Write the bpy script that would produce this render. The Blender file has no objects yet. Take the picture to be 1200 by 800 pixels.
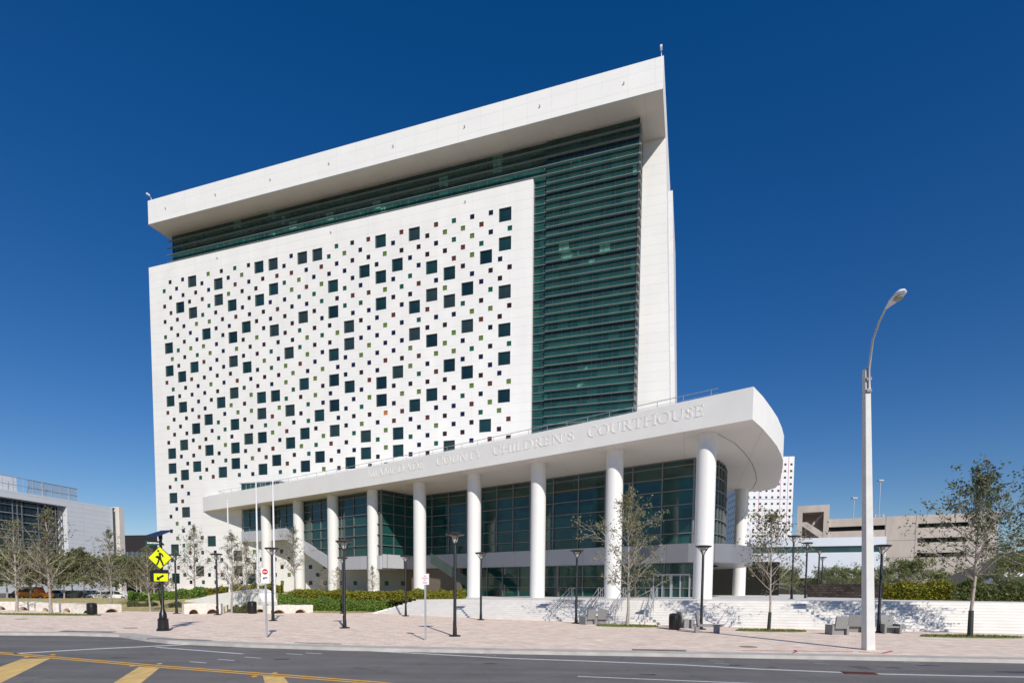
import bpy, math, random
import numpy as np
from mathutils import Vector, Matrix, Euler
R = math.radians
random.seed(7)
scene = bpy.context.scene
COL = scene.collection

# ------------------------------------------------------------------ camera
EYE = 2.4
FPX, CX, CY = 640.363, 600.0, 729.3266
PITCH, ROLL = 0.0624376, 0.00839676
def _cam_matrix():
    base = np.array([[1, 0, 0], [0, 0, -1], [0, 1, 0]], float)
    cp, sp, cr, sr = math.cos(PITCH), math.sin(PITCH), math.cos(ROLL), math.sin(ROLL)
    P = np.array([[1, 0, 0], [0, cp, -sp], [0, sp, cp]])
    Q = np.array([[cr, -sr, 0], [sr, cr, 0], [0, 0, 1]])
    return Q @ P @ base
RW = _cam_matrix()
cam_data = bpy.data.cameras.new('camera')
cam = bpy.data.objects.new('camera', cam_data)
COL.objects.link(cam)
m = Matrix.Identity(4)
for i in range(3):
    m[i][0], m[i][1], m[i][2] = RW[0][i], -RW[1][i], -RW[2][i]
m[2][3] = EYE
cam.matrix_world = m
cam_data.sensor_width = 36.0
cam_data.sensor_fit = 'HORIZONTAL'
cam_data.lens = 36.0 * FPX / 1200.0
cam_data.shift_x = 0.0
cam_data.shift_y = (CY - 400.0) / 1200.0
cam_data.clip_start = 0.1
cam_data.clip_end = 6000
scene.camera = cam

# ------------------------------------------------------------------ light
SUN_AZ = R(20.0)      # sun stands behind the camera, to the right
SUN_EL = R(34.0)
world = bpy.data.worlds.new('World')
scene.world = world
world.use_nodes = True
wn, wl = world.node_tree.nodes, world.node_tree.links
wn.clear()
sky = wn.new('ShaderNodeTexSky')
sky.sky_type = 'NISHITA'
sky.sun_disc = False
sky.sun_elevation = SUN_EL
sky.sun_rotation = math.atan2(math.sin(SUN_AZ), -math.cos(SUN_AZ))
sky.altitude = 0
sky.air_density = 1.0
sky.dust_density = 0.0
sky.ozone_density = 4.0
bgn = wn.new('ShaderNodeBackground')
bgn.inputs['Strength'].default_value = 0.098
wo = wn.new('ShaderNodeOutputWorld')
hs = wn.new('ShaderNodeHueSaturation')
hs.inputs['Hue'].default_value = .514
hs.inputs['Saturation'].default_value = 1.345
wl.new(sky.outputs[0], hs.inputs['Color'])
gm = wn.new('ShaderNodeGamma')
gm.inputs['Gamma'].default_value = .9
wl.new(hs.outputs[0], gm.inputs[0])
wl.new(gm.outputs[0], bgn.inputs[0])
wl.new(bgn.outputs[0], wo.inputs[0])
sd = bpy.data.lights.new('sun', 'SUN')
sd.energy = 4.25
sd.angle = R(0.5)
sd.color = (1.0, 0.945, 0.865)
sun = bpy.data.objects.new('sun', sd)
COL.objects.link(sun)
to_sun = Vector((math.sin(SUN_AZ) * math.cos(SUN_EL), -math.cos(SUN_AZ) * math.cos(SUN_EL), math.sin(SUN_EL)))
sun.rotation_euler = to_sun.to_track_quat('Z', 'Y').to_euler()
vs = scene.view_settings
vs.view_transform = 'Standard'
vs.look = 'None'
vs.exposure = 0.0
vs.gamma = 1.0
vs.use_curve_mapping = False

# ------------------------------------------------------------------ helpers
E3 = np.array([0, 0, EYE])
def ray(x, y): return RW.T @ np.array([(x - CX) / FPX, (y - CY) / FPX, 1.0])
def G(x, y, z=0.0):
    """ground point seen at a pixel of the 1200x800 photograph, for a surface at height z"""
    d = ray(x, y); t = (z - EYE) / d[2]; p = E3 + d * t
    return float(p[0]), float(p[1])
def AT(x, dep):
    """plan position at distance dep seen in column x"""
    d = ray(x, 690); t = dep / d[1]
    return float(d[0] * t), dep
def ZAT(x, y, dep):
    d = ray(x, y); return EYE + d[2] * dep / d[1]
def sstep(a, b, x):
    t = min(1, max(0, (x - a) / (b - a))); return t * t * (3 - 2 * t)
def lerp(a, b, t): return a + (b - a) * t

class MB:
    def __init__(s): s.v = []; s.f = []; s.mi = []; s.cur = 0
    def add(s, vs_, fs):
        n = len(s.v); s.v += [tuple(p) for p in vs_]
        for f in fs: s.f.append(tuple(i + n for i in f)); s.mi.append(s.cur)
        return s
    def quad(s, a, b, c, d): return s.add([a, b, c, d], [(0, 1, 2, 3)])
    def box(s, x0, x1, y0, y1, z0, z1):
        if x0 > x1: x0, x1 = x1, x0
        if y0 > y1: y0, y1 = y1, y0
        if z0 > z1: z0, z1 = z1, z0
        v = [(x0, y0, z0), (x1, y0, z0), (x1, y1, z0), (x0, y1, z0), (x0, y0, z1), (x1, y0, z1), (x1, y1, z1), (x0, y1, z1)]
        return s.add(v, [(0, 3, 2, 1), (4, 5, 6, 7), (0, 1, 5, 4), (1, 2, 6, 5), (2, 3, 7, 6), (3, 0, 4, 7)])
    def prism(s, poly, z0, z1):
        """vertical prism over a plan polygon (counter-clockwise)"""
        n = len(poly)
        a = sum(poly[i][0] * poly[(i + 1) % n][1] - poly[(i + 1) % n][0] * poly[i][1] for i in range(n))
        if a < 0: poly = poly[::-1]
        f0 = z0 if callable(z0) else (lambda x, y: z0)
        f1 = z1 if callable(z1) else (lambda x, y: z1)
        v = [(p[0], p[1], f0(*p)) for p in poly] + [(p[0], p[1], f1(*p)) for p in poly]
        return s.add(v, [tuple(range(n - 1, -1, -1)), tuple(range(n, 2 * n))] + [(i, (i + 1) % n, n + (i + 1) % n, n + i) for i in range(n)])
    def profile(s, poly, M, depth):
        """polygon given in (x,z) extruded along y by depth, through matrix M"""
        n = len(poly)
        a = sum(poly[i][0] * poly[(i + 1) % n][1] - poly[(i + 1) % n][0] * poly[i][1] for i in range(n))
        if a < 0: poly = poly[::-1]
        v = [M @ Vector((p[0], 0, p[1])) for p in poly] + [M @ Vector((p[0], depth, p[1])) for p in poly]
        return s.add(v, [tuple(range(n)), tuple(range(2 * n - 1, n - 1, -1))] + [((i + 1) % n, i, n + i, n + (i + 1) % n) for i in range(n)])
    def tube(s, pts, rad, n=8, cap=True):
        pts = [Vector(p) for p in pts]
        if not hasattr(rad, '__len__'): rad = [rad] * len(pts)
        base = len(s.v); ref = None
        for i, p in enumerate(pts):
            d = (pts[min(i + 1, len(pts) - 1)] - pts[max(i - 1, 0)])
            d = d.normalized() if d.length > 1e-9 else Vector((0, 0, 1))
            if ref is None:
                ref = Vector((1, 0, 0)) if abs(d.z) > 0.9 else Vector((0, 0, 1))
            u = (ref - d * ref.dot(d)).normalized(); ref = u
            w = d.cross(u)
            for k in range(n):
                a = 2 * math.pi * k / n
                s.v.append(tuple(p + (u * math.cos(a) + w * math.sin(a)) * rad[i]))
        for i in range(len(pts) - 1):
            for k in range(n):
                a = base + i * n + k; b = base + i * n + (k + 1) % n
                s.f.append((a, b, b + n, a + n)); s.mi.append(s.cur)
        if cap:
            s.f.append(tuple(base + k for k in range(n - 1, -1, -1))); s.mi.append(s.cur)
            s.f.append(tuple(base + (len(pts) - 1) * n + k for k in range(n))); s.mi.append(s.cur)
        return s
    def lathe(s, prof, n=16, c=(0, 0)):
        """prof: list of (radius, z)"""
        base = len(s.v)
        for r_, z in prof:
            for k in range(n):
                a = 2 * math.pi * (k + .5) / n
                s.v.append((c[0] + r_ * math.cos(a), c[1] + r_ * math.sin(a), z))
        for i in range(len(prof) - 1):
            for k in range(n):
                a = base + i * n + k; b = base + i * n + (k + 1) % n
                s.f.append((a, b, b + n, a + n)); s.mi.append(s.cur)
        s.f.append(tuple(base + k for k in range(n - 1, -1, -1))); s.mi.append(s.cur)
        s.f.append(tuple(base + (len(prof) - 1) * n + k for k in range(n))); s.mi.append(s.cur)
        return s
    def mesh(s, name, mats, smooth=None):
        me = bpy.data.meshes.new(name)
        me.from_pydata(s.v, [], s.f)
        if not isinstance(mats, (list, tuple)): mats = [mats]
        for m_ in mats: me.materials.append(m_)
        if len(mats) > 1: me.polygons.foreach_set('material_index', s.mi)
        if smooth:
            me.shade_smooth(); me.set_sharp_from_angle(angle=R(smooth))
        me.update()
        return me
    def build(s, name, mats, parent=None, smooth=None, bevel=0):
        o = bpy.data.objects.new(name, s.mesh(name, mats, smooth))
        COL.objects.link(o)
        if parent: o.parent = parent
        if bevel:
            b = o.modifiers.new('bevel', 'BEVEL'); b.width = bevel; b.segments = 2; b.limit_method = 'ANGLE'
        return o

def tag(o, label=None, cat=None, group=None, kind=None):
    if label: o['label'] = label
    if cat: o['category'] = cat
    if group: o['group'] = group
    if kind: o['kind'] = kind
    return o
def thing(name, label, cat, loc=(0, 0, 0), rz=0, group=None):
    o = bpy.data.objects.new(name, None); COL.objects.link(o)
    o.location = loc; o.rotation_euler = (0, 0, rz); o.empty_display_size = .3
    return tag(o, label, cat, group)
def copy_tree(o, parent=None):
    c = o.copy(); COL.objects.link(c)
    c.parent = parent
    for ch in list(o.children): copy_tree(ch, c)
    return c

# ------------------------------------------------------------------ materials
def newmat(name):
    m_ = bpy.data.materials.new(name); m_.use_nodes = True
    nt = m_.node_tree; b = nt.nodes['Principled BSDF']
    return m_, nt, b
def mat(name, col, rough=.6, metal=0, noise=0, scale=4, bump=0, spec=.5, coord='Object', detail=6, stretch=(1, 1, 1)):
    m_, nt, b = newmat(name)
    b.inputs['Base Color'].default_value = (*col, 1)
    b.inputs['Roughness'].default_value = rough
    b.inputs['Metallic'].default_value = metal
    b.inputs['Specular IOR Level'].default_value = spec
    if noise or bump:
        tc = nt.nodes.new('ShaderNodeTexCoord'); mp = nt.nodes.new('ShaderNodeMapping')
        mp.inputs['Scale'].default_value = stretch
        nz = nt.nodes.new('ShaderNodeTexNoise')
        nz.inputs['Scale'].default_value = scale; nz.inputs['Detail'].default_value = detail
        nt.links.new(tc.outputs[coord], mp.inputs[0]); nt.links.new(mp.outputs[0], nz.inputs['Vector'])
        if noise:
            cr = nt.nodes.new('ShaderNodeValToRGB')
            cr.color_ramp.elements[0].position = .3; cr.color_ramp.elements[1].position = .7
            cr.color_ramp.elements[0].color = (*[c * (1 - noise) for c in col], 1)
            cr.color_ramp.elements[1].color = (*[min(1, c * (1 + noise)) for c in col], 1)
            nt.links.new(nz.outputs['Fac'], cr.inputs[0]); nt.links.new(cr.outputs[0], b.inputs['Base Color'])
        if bump:
            bp = nt.nodes.new('ShaderNodeBump'); bp.inputs['Strength'].default_value = bump; bp.inputs['Distance'].default_value = .02
            nt.links.new(nz.outputs['Fac'], bp.inputs['Height']); nt.links.new(bp.outputs[0], b.inputs['Normal'])
    return m_
def panel_mat(name, col, bw, bh, mortar=.02, rough=.65, joint=.72, axes='xz', var=.03, noise=.03, off=0.0, streak=0.0):
    """cladding panels: joints from a brick pattern in object space, slight tone changes from panel to panel"""
    m_, nt, b = newmat(name)
    N, Lk = nt.nodes, nt.links
    tc = N.new('ShaderNodeTexCoord'); sep = N.new('ShaderNodeSeparateXYZ'); cmb = N.new('ShaderNodeCombineXYZ')
    Lk.new(tc.outputs['Object'], sep.inputs[0])
    Lk.new(sep.outputs[{'x': 0, 'y': 1, 'z': 2}[axes[0]]], cmb.inputs[0]); Lk.new(sep.outputs[{'x': 0, 'y': 1, 'z': 2}[axes[1]]], cmb.inputs[1])
    br = N.new('ShaderNodeTexBrick')
    br.offset = off; br.inputs['Scale'].default_value = 1
    br.inputs['Brick Width'].default_value = bw; br.inputs['Row Height'].default_value = bh
    br.inputs['Mortar Size'].default_value = mortar; br.inputs['Mortar Smooth'].default_value = .3
    br.inputs['Color1'].default_value = (*[c * (1 - var) for c in col], 1)
    br.inputs['Color2'].default_value = (*[min(1, c * (1 + var)) for c in col], 1)
    br.inputs['Mortar'].default_value = (*[c * joint for c in col], 1)
    Lk.new(cmb.outputs[0], br.inputs['Vector'])
    nz = N.new('ShaderNodeTexNoise'); nz.inputs['Scale'].default_value = .35; nz.inputs['Detail'].default_value = 8
    mp = N.new('ShaderNodeMapping'); mp.inputs['Scale'].default_value = (1, 1, .35 if streak else 1)
    Lk.new(tc.outputs['Object'], mp.inputs[0]); Lk.new(mp.outputs[0], nz.inputs['Vector'])
    mr = N.new('ShaderNodeMapRange'); mr.inputs[1].default_value = .3; mr.inputs[2].default_value = .7
    mr.inputs[3].default_value = 1 - noise - streak; mr.inputs[4].default_value = 1 + noise
    Lk.new(nz.outputs['Fac'], mr.inputs[0])
    mx = N.new('ShaderNodeMix'); mx.data_type = 'RGBA'; mx.blend_type = 'MULTIPLY'; mx.inputs[0].default_value = 1
    Lk.new(br.outputs['Color'], mx.inputs[6]); Lk.new(mr.outputs[0], mx.inputs[7])
    Lk.new(mx.outputs[2], b.inputs['Base Color'])
    bp = N.new('ShaderNodeBump'); bp.inputs['Strength'].default_value = .5; bp.inputs['Distance'].default_value = .02; bp.invert = True
    Lk.new(br.outputs['Fac'], bp.inputs['Height']); Lk.new(bp.outputs[0], b.inputs['Normal'])
    b.inputs['Roughness'].default_value = rough
    return m_
def glass_mat(name, c1, c2, bw, bh, rough=.06, axes='xz', off=.0, lit=None):
    """tinted mirror-like curtain glass; panes differ a little in tone and tilt"""
    m_, nt, b = newmat(name)
    N, Lk = nt.nodes, nt.links
    tc = N.new('ShaderNodeTexCoord'); sep = N.new('ShaderNodeSeparateXYZ'); cmb = N.new('ShaderNodeCombineXYZ')
    Lk.new(tc.outputs['Object'], sep.inputs[0])
    Lk.new(sep.outputs[{'x': 0, 'y': 1, 'z': 2}[axes[0]]], cmb.inputs[0]); Lk.new(sep.outputs[{'x': 0, 'y': 1, 'z': 2}[axes[1]]], cmb.inputs[1])
    dv = N.new('ShaderNodeVectorMath'); dv.operation = 'DIVIDE'; dv.inputs[1].default_value = (bw, bh, 1)
    fl = N.new('ShaderNodeVectorMath'); fl.operation = 'FLOOR'
    Lk.new(cmb.outputs[0], dv.inputs[0]); Lk.new(dv.outputs[0], fl.inputs[0])
    wnn = N.new('ShaderNodeTexWhiteNoise'); wnn.noise_dimensions = '3D'
    Lk.new(fl.outputs[0], wnn.inputs['Vector'])
    nz = N.new('ShaderNodeTexNoise'); nz.inputs['Scale'].default_value = .12; nz.inputs['Detail'].default_value = 2
    Lk.new(tc.outputs['Object'], nz.inputs['Vector'])
    ad = N.new('ShaderNodeMath'); ad.operation = 'MULTIPLY_ADD'; ad.inputs[1].default_value = .55; 
    Lk.new(wnn.outputs['Value'], ad.inputs[0])
    mu = N.new('ShaderNodeMath'); mu.operation = 'MULTIPLY'; mu.inputs[1].default_value = .5
    Lk.new(nz.outputs['Fac'], mu.inputs[0]); Lk.new(mu.outputs[0], ad.inputs[2])
    cr = N.new('ShaderNodeValToRGB')
    cr.color_ramp.elements[0].color = (*c1, 1); cr.color_ramp.elements[1].color = (*c2, 1)
    cr.color_ramp.elements[0].position = .2; cr.color_ramp.elements[1].position = .8
    if lit:  # brightest panes: interior light painted into the base colour
        e = cr.color_ramp.elements.new(.80); e.color = (*lit, 1); 
        cr.color_ramp.elements[2].color = (*lit, 1); e2 = cr.color_ramp.elements.new(.77); e2.color = (*c2, 1)
    Lk.new(ad.outputs[0], cr.inputs[0]); Lk.new(cr.outputs[0], b.inputs['Base Color'])
    sb = N.new('ShaderNodeVectorMath'); sb.operation = 'SUBTRACT'; sb.inputs[1].default_value = (.5, .5, .5)
    sc_ = N.new('ShaderNodeVectorMath'); sc_.operation = 'SCALE'; sc_.inputs['Scale'].default_value = .012
    ge = N.new('ShaderNodeNewGeometry'); an = N.new('ShaderNodeVectorMath'); an.operation = 'ADD'
    Lk.new(wnn.outputs['Color'], sb.inputs[0]); Lk.new(sb.outputs[0], sc_.inputs[0])
    Lk.new(ge.outputs['Normal'], an.inputs[0]); Lk.new(sc_.outputs[0], an.inputs[1])
    Lk.new(an.outputs[0], b.inputs['Normal'])
    b.inputs['Roughness'].default_value = rough
    b.inputs['IOR'].default_value = 1.52
    b.inputs['Specular IOR Level'].default_value = .7
    return m_
def leaf_mat(name, cols, trans=.25):
    m_, nt, b = newmat(name)
    N, Lk = nt.nodes, nt.links
    ge = N.new('ShaderNodeNewGeometry'); cr = N.new('ShaderNodeValToRGB')
    while len(cr.color_ramp.elements) < len(cols): cr.color_ramp.elements.new(.5)
    for i, c in enumerate(cols):
        cr.color_ramp.elements[i].position = i / (len(cols) - 1); cr.color_ramp.elements[i].color = (*c, 1)
    Lk.new(ge.outputs['Random Per Island'], cr.inputs[0]); Lk.new(cr.outputs[0], b.inputs['Base Color'])
    b.inputs['Roughness'].default_value = .6
    tr = N.new('ShaderNodeBsdfTranslucent'); mx = N.new('ShaderNodeMixShader'); mx.inputs[0].default_value = trans
    Lk.new(cr.outputs[0], tr.inputs[0]); Lk.new(b.outputs[0], mx.inputs[1]); Lk.new(tr.outputs[0], mx.inputs[2])
    Lk.new(mx.outputs[0], N['Material Output'].inputs[0])
    return m_

WHITE = (.80, .785, .755)
M = {}
M['facade'] = panel_mat('white_precast', WHITE, 5.57, 1.28, mortar=.018, joint=.80, var=.012, noise=.025, streak=.03)
M['fascia'] = panel_mat('white_fascia', WHITE, 3.2, 1.75, mortar=.018, joint=.84, var=.012, noise=.02)
M['canopy'] = mat('painted_canopy', (.82, .80, .76), .6, noise=.03, scale=.5)
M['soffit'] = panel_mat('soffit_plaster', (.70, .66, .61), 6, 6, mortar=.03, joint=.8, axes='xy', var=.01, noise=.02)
M['column'] = mat('painted_concrete', (.75, .74, .715), .55, noise=.02, scale=.8)
M['reveal'] = mat('window_reveal', (.09, .12, .11), .5)
M['pane'] = glass_mat('window_glass', (.008, .026, .024), (.014, .040, .038), 3, 3)
M['curtain'] = glass_mat('curtain_glass', (.007, .046, .036), (.022, .092, .068), 1.37, 1.13, lit=(.10, .28, .21))
M['lobby'] = glass_mat('lobby_glass', (.005, .030, .028), (.014, .075, .066), 2.4, 1.3, rough=.02)
M['louvre'] = mat('louvre_metal', (.18, .21, .20), .5)
M['alu'] = mat('aluminium', (.48, .48, .50), .4, metal=.4, noise=.04, scale=.6)
M['mullion'] = mat('mullion', (.06, .075, .075), .4, metal=.2)
M['lobframe'] = mat('lobby_frame', (.20, .20, .205), .45, metal=.2)
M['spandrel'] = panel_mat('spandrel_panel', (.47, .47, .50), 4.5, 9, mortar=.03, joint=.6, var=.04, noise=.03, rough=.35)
M['railing'] = mat('rail_metal', (.42, .44, .46), .4, metal=.6)
for k, c in dict(navy=(.012, .012, .05), maroon=(.035, .012, .014), red=(.13, .03, .02), green=(.008, .10, .06), lime=(.12, .20, .03), orange=(.55, .17, .03)).items():
    m_ = mat(k + '_glass', c, .12); M[k] = m_
M['black'] = mat('black_paint', (.012, .012, .013), .35)
M['lens'] = mat('frosted_lens', (.5, .5, .47), .25)
M['galv'] = mat('galvanised_steel', (.45, .46, .47), .45, metal=.5, noise=.08, scale=9)
M['polecon'] = mat('pole_concrete', (.68, .67, .64), .8, noise=.06, scale=2.5, bump=.15)
M['polewhite'] = mat('white_pole', (.75, .76, .78), .4)
M['granite'] = mat('grey_granite', (.24, .24, .24), .7, noise=.35, scale=60, detail=2)
M['stonewhite'] = mat('cast_stone', (.70, .65, .58), .8, noise=.14, scale=3, bump=.2)
M['bark'] = mat('pale_bark', (.34, .30, .26), .9, noise=.3, scale=12, bump=.4, stretch=(1, 1, .3))
M['wrap'] = mat('trunk_wrap', (.03, .035, .03), .7)
M['yellow'] = mat('traffic_yellow', (.75, .80, .01), .35)
M['signwhite'] = mat('sign_white', (.8, .8, .8), .4)
M['signred'] = mat('sign_red', (.62, .02, .02), .4)
M['signgreen'] = mat('sign_green', (.0, .09, .065), .4)
M['solar'] = panel_mat('solar_cells', (.02, .03, .08), .16, .16, mortar=.006, joint=2.5, axes='xy', rough=.15)
M['cyan'] = mat('marker', (.6, .35, .03), .4)
M['leaf_dull'] = leaf_mat('dull_leaves', [(.075, .09, .035), (.14, .15, .06), (.22, .19, .11), (.11, .125, .05)])
M['leaf_dark'] = leaf_mat('dark_leaves', [(.05, .075, .03), (.10, .13, .05), (.17, .18, .085)])
M['leaf_sparse'] = leaf_mat('dry_leaves', [(.11, .13, .05), (.21, .20, .10), (.28, .25, .15), (.12, .14, .055)])
M['leaf_olive'] = leaf_mat('olive_leaves', [(.09, .12, .035), (.17, .20, .06), (.24, .25, .09)], .35)
M['leaf_yel'] = leaf_mat('yellow_hedge', [(.07, .09, .01), (.22, .22, .015), (.36, .32, .02), (.12, .14, .01)])
M['leaf_grn'] = leaf_mat('green_hedge', [(.06, .13, .015), (.15, .25, .03), (.23, .33, .05)])
M['core'] = mat('hedge_core', (.02, .025, .008), .9)

# ------------------------------------------------------------------ ground, road, plaza
KERB = [(-140, 34), (-60, 29.5), (-25.4, 27.0), (-22.1, 27.1), (-19.2, 26.6), (-16.6, 24.7), (-15.0, 23.7), (-13.0, 23.1), (-10.9, 22.5), (-6.8, 21.7), (0.0, 21.0), (6.5, 20.5), (12.7, 20.0), (18.5, 19.5), (40, 18.2), (140, 12)]
ROADZ = -.12
def road_material():
    m_, nt, b = newmat('asphalt'); N, Lk = nt.nodes, nt.links
    tc = N.new('ShaderNodeTexCoord')
    n1 = N.new('ShaderNodeTexNoise'); n1.inputs['Scale'].default_value = 130; n1.inputs['Detail'].default_value = 3
    mp = N.new('ShaderNodeMapping'); mp.inputs['Rotation'].default_value = (0, 0, R(18)); mp.inputs['Scale'].default_value = (.12, 1.1, 1)
    n2 = N.new('ShaderNodeTexNoise'); n2.inputs['Scale'].default_value = 1.0; n2.inputs['Detail'].default_value = 7
    n3 = N.new('ShaderNodeTexNoise'); n3.inputs['Scale'].default_value = .5; n3.inputs['Detail'].default_value = 9; n3.inputs['Roughness'].default_value = .7
    for n_ in (n1, n3): Lk.new(tc.outputs['Object'], n_.inputs['Vector'])
    Lk.new(tc.outputs['Object'], mp.inputs[0]); Lk.new(mp.outputs[0], n2.inputs['Vector'])
    def mr(n_, a, b_, lo=.3, hi=.7):
        r_ = N.new('ShaderNodeMapRange'); r_.inputs[1].default_value = lo; r_.inputs[2].default_value = hi; r_.inputs[3].default_value = a; r_.inputs[4].default_value = b_
        Lk.new(n_.outputs['Fac'], r_.inputs[0]); return r_
    a, c, d = mr(n1, .78, 1.22), mr(n2, .84, 1.16), mr(n3, .85, 1.15)
    m1 = N.new('ShaderNodeMath'); m1.operation = 'MULTIPLY'; m2 = N.new('ShaderNodeMath'); m2.operation = 'MULTIPLY'
    Lk.new(a.outputs[0], m1.inputs[0]); Lk.new(c.outputs[0], m1.inputs[1]); Lk.new(m1.outputs[0], m2.inputs[0]); Lk.new(d.outputs[0], m2.inputs[1])
    # faint crack lines
    vo = N.new('ShaderNodeTexVoronoi'); vo.feature = 'DISTANCE_TO_EDGE'; vo.inputs['Scale'].default_value = .22
    nd = N.new('ShaderNodeTexNoise'); nd.inputs['Scale'].default_value = 1.5; nd.inputs['Detail'].default_value = 5
    mxv = N.new('ShaderNodeMix'); mxv.data_type = 'RGBA'; mxv.blend_type = 'LINEAR_LIGHT'; mxv.inputs[0].default_value = .35
    Lk.new(tc.outputs['Object'], nd.inputs['Vector']); Lk.new(tc.outputs['Object'], mxv.inputs[6]); Lk.new(nd.outputs['Color'], mxv.inputs[7]); Lk.new(mxv.outputs[2], vo.inputs['Vector'])
    ck = N.new('ShaderNodeMapRange'); ck.inputs[1].default_value = 0; ck.inputs[2].default_value = .006; ck.inputs[3].default_value = .72; ck.inputs[4].default_value = 1
    Lk.new(vo.outputs['Distance'], ck.inputs[0])
    m3 = N.new('ShaderNodeMath'); m3.operation = 'MULTIPLY'; Lk.new(m2.outputs[0], m3.inputs[0]); Lk.new(ck.outputs[0], m3.inputs[1])
    mx = N.new('ShaderNodeMix'); mx.data_type = 'RGBA'; mx.blend_type = 'MULTIPLY'; mx.inputs[0].default_value = 1
    mx.inputs[6].default_value = (.162, .152, .147, 1); Lk.new(m3.outputs[0], mx.inputs[7]); Lk.new(mx.outputs[2], b.inputs['Base Color'])
    bp = N.new('ShaderNodeBump'); bp.inputs['Strength'].default_value = .4; bp.inputs['Distance'].default_value = .01
    Lk.new(n1.outputs['Fac'], bp.inputs['Height']); Lk.new(bp.outputs[0], b.inputs['Normal'])
    b.inputs['Roughness'].default_value = .85
    return m_
def paver_material():
    m_, nt, b = newmat('pink_pavers'); N, Lk = nt.nodes, nt.links
    tc = N.new('ShaderNodeTexCoord'); mp = N.new('ShaderNodeMapping'); mp.inputs['Rotation'].default_value = (0, 0, R(32))
    br = N.new('ShaderNodeTexBrick'); br.inputs['Scale'].default_value = 1
    br.inputs['Brick Width'].default_value = .30; br.inputs['Row Height'].default_value = .15; br.inputs['Mortar Size'].default_value = .008
    br.inputs['Color1'].default_value = (.87, .63, .50, 1); br.inputs['Color2'].default_value = (.96, .83, .68, 1); br.inputs['Mortar'].default_value = (.66, .56, .49, 1)
    Lk.new(tc.outputs['Object'], mp.inputs[0]); Lk.new(mp.outputs[0], br.inputs['Vector'])
    nz = N.new('ShaderNodeTexNoise'); nz.inputs['Scale'].default_value = .8; nz.inputs['Detail'].default_value = 10; nz.inputs['Roughness'].default_value = .65
    Lk.new(tc.outputs['Object'], nz.inputs['Vector'])
    mr = N.new('ShaderNodeMapRange'); mr.inputs[1].default_value = .3; mr.inputs[2].default_value = .7; mr.inputs[3].default_value = .86; mr.inputs[4].default_value = 1.1
    Lk.new(nz.outputs['Fac'], mr.inputs[0])
    # larger pattern: bands of paler pavers
    n2 = N.new('ShaderNodeTexNoise'); n2.inputs['Scale'].default_value = 2.5; n2.inputs['Detail'].default_value = 1
    m2 = N.new('ShaderNodeMapping'); m2.inputs['Rotation'].default_value = (0, 0, R(32)); m2.inputs['Scale'].default_value = (.5, 1.6, 1)
    Lk.new(tc.outputs['Object'], m2.inputs[0]); Lk.new(m2.outputs[0], n2.inputs['Vector'])
    r2 = N.new('ShaderNodeMapRange'); r2.inputs[1].default_value = .4; r2.inputs[2].default_value = .6; r2.inputs[3].default_value = .9; r2.inputs[4].default_value = 1.07
    Lk.new(n2.outputs['Fac'], r2.inputs[0])
    mm = N.new('ShaderNodeMath'); mm.operation = 'MULTIPLY'; Lk.new(mr.outputs[0], mm.inputs[0]); Lk.new(r2.outputs[0], mm.inputs[1])
    mx = N.new('ShaderNodeMix'); mx.data_type = 'RGBA'; mx.blend_type = 'MULTIPLY'; mx.inputs[0].default_value = 1
    Lk.new(br.outputs['Color'], mx.inputs[6]); Lk.new(mm.outputs[0], mx.inputs[7]); Lk.new(mx.outputs[2], b.inputs['Base Color'])
    b.inputs['Roughness'].default_value = .8
    return m_
M['asphalt'] = road_material(); M['paver'] = paver_material()
M['kerb'] = mat('kerb_concrete', (.50, .47, .43), .85, noise=.14, scale=1.6, bump=.2, detail=10)
M['grass'] = mat('dry_grass', (.42, .35, .15), .95, noise=.28, scale=2.2, bump=.8, detail=12)
M['grass2'] = mat('green_grass', (.13, .17, .04), .95, noise=.35, scale=8, bump=.8, detail=10)
M['soil'] = mat('ground_soil', (.20, .19, .15), .95, noise=.2, scale=.3)
M['mwhite'] = mat('worn_white_paint', (.62, .63, .62), .7, noise=.16, scale=7, detail=12)
M['myellow'] = mat('worn_yellow_paint', (.78, .42, .05), .7, noise=.14, scale=9, detail=12)
M['myellow2'] = mat('worn_hatch_paint', (.74, .50, .18), .75, noise=.2, scale=6, detail=12, stretch=(1, .25, 1))
M['steps'] = mat('step_concrete', (.74, .71, .67), .75, noise=.05, scale=1.2, detail=8)

g = MB().quad((-2500, -1500, -.2), (2500, -1500, -.2), (2500, 4000, -.2), (-2500, 4000, -.2)).build('ground', M['soil']); tag(g, kind='structure')
rb = MB()
rb.add([(-140, -60, ROADZ)] + [(x, y, ROADZ) for x, y in KERB] + [(140, -60, ROADZ)], [tuple(range(len(KERB) + 1, -1, -1))])
tag(rb.build('road', M['asphalt']), kind='structure')
# the kerb and its concrete apron
kb = MB()
def offs(pl, d):
    out = []
    for i, p in enumerate(pl):
        a = Vector(pl[max(0, i - 1)]); b_ = Vector(pl[min(len(pl) - 1, i + 1)]); t = (b_ - a).normalized()
        out.append((p[0] - t.y * d, p[1] + t.x * d))
    return out
K0, K1, K2 = KERB, offs(KERB, .16), offs(KERB, .75)
for i in range(len(KERB) - 1):
    a, b_, c, d = K0[i], K0[i + 1], K1[i + 1], K1[i]
    kb.quad((*a, ROADZ), (*b_, ROADZ), (*b_, .012), (*a, .012))
    kb.quad((*a, .012), (*b_, .012), (*c, .016), (*d, .016))
    kb.quad((*d, .016), (*c, .016), (*K2[i + 1], .016), (*K2[i], .016))
tag(kb.build('kerb', M['kerb']), kind='structure')
pv = MB(); n = len(K1)
FRONT = [(-140, 58), (-60, 54.5), (-50, 53.5), (-32, 50.6), (-21, 50.6), (-12.8, 51.2)]
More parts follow.
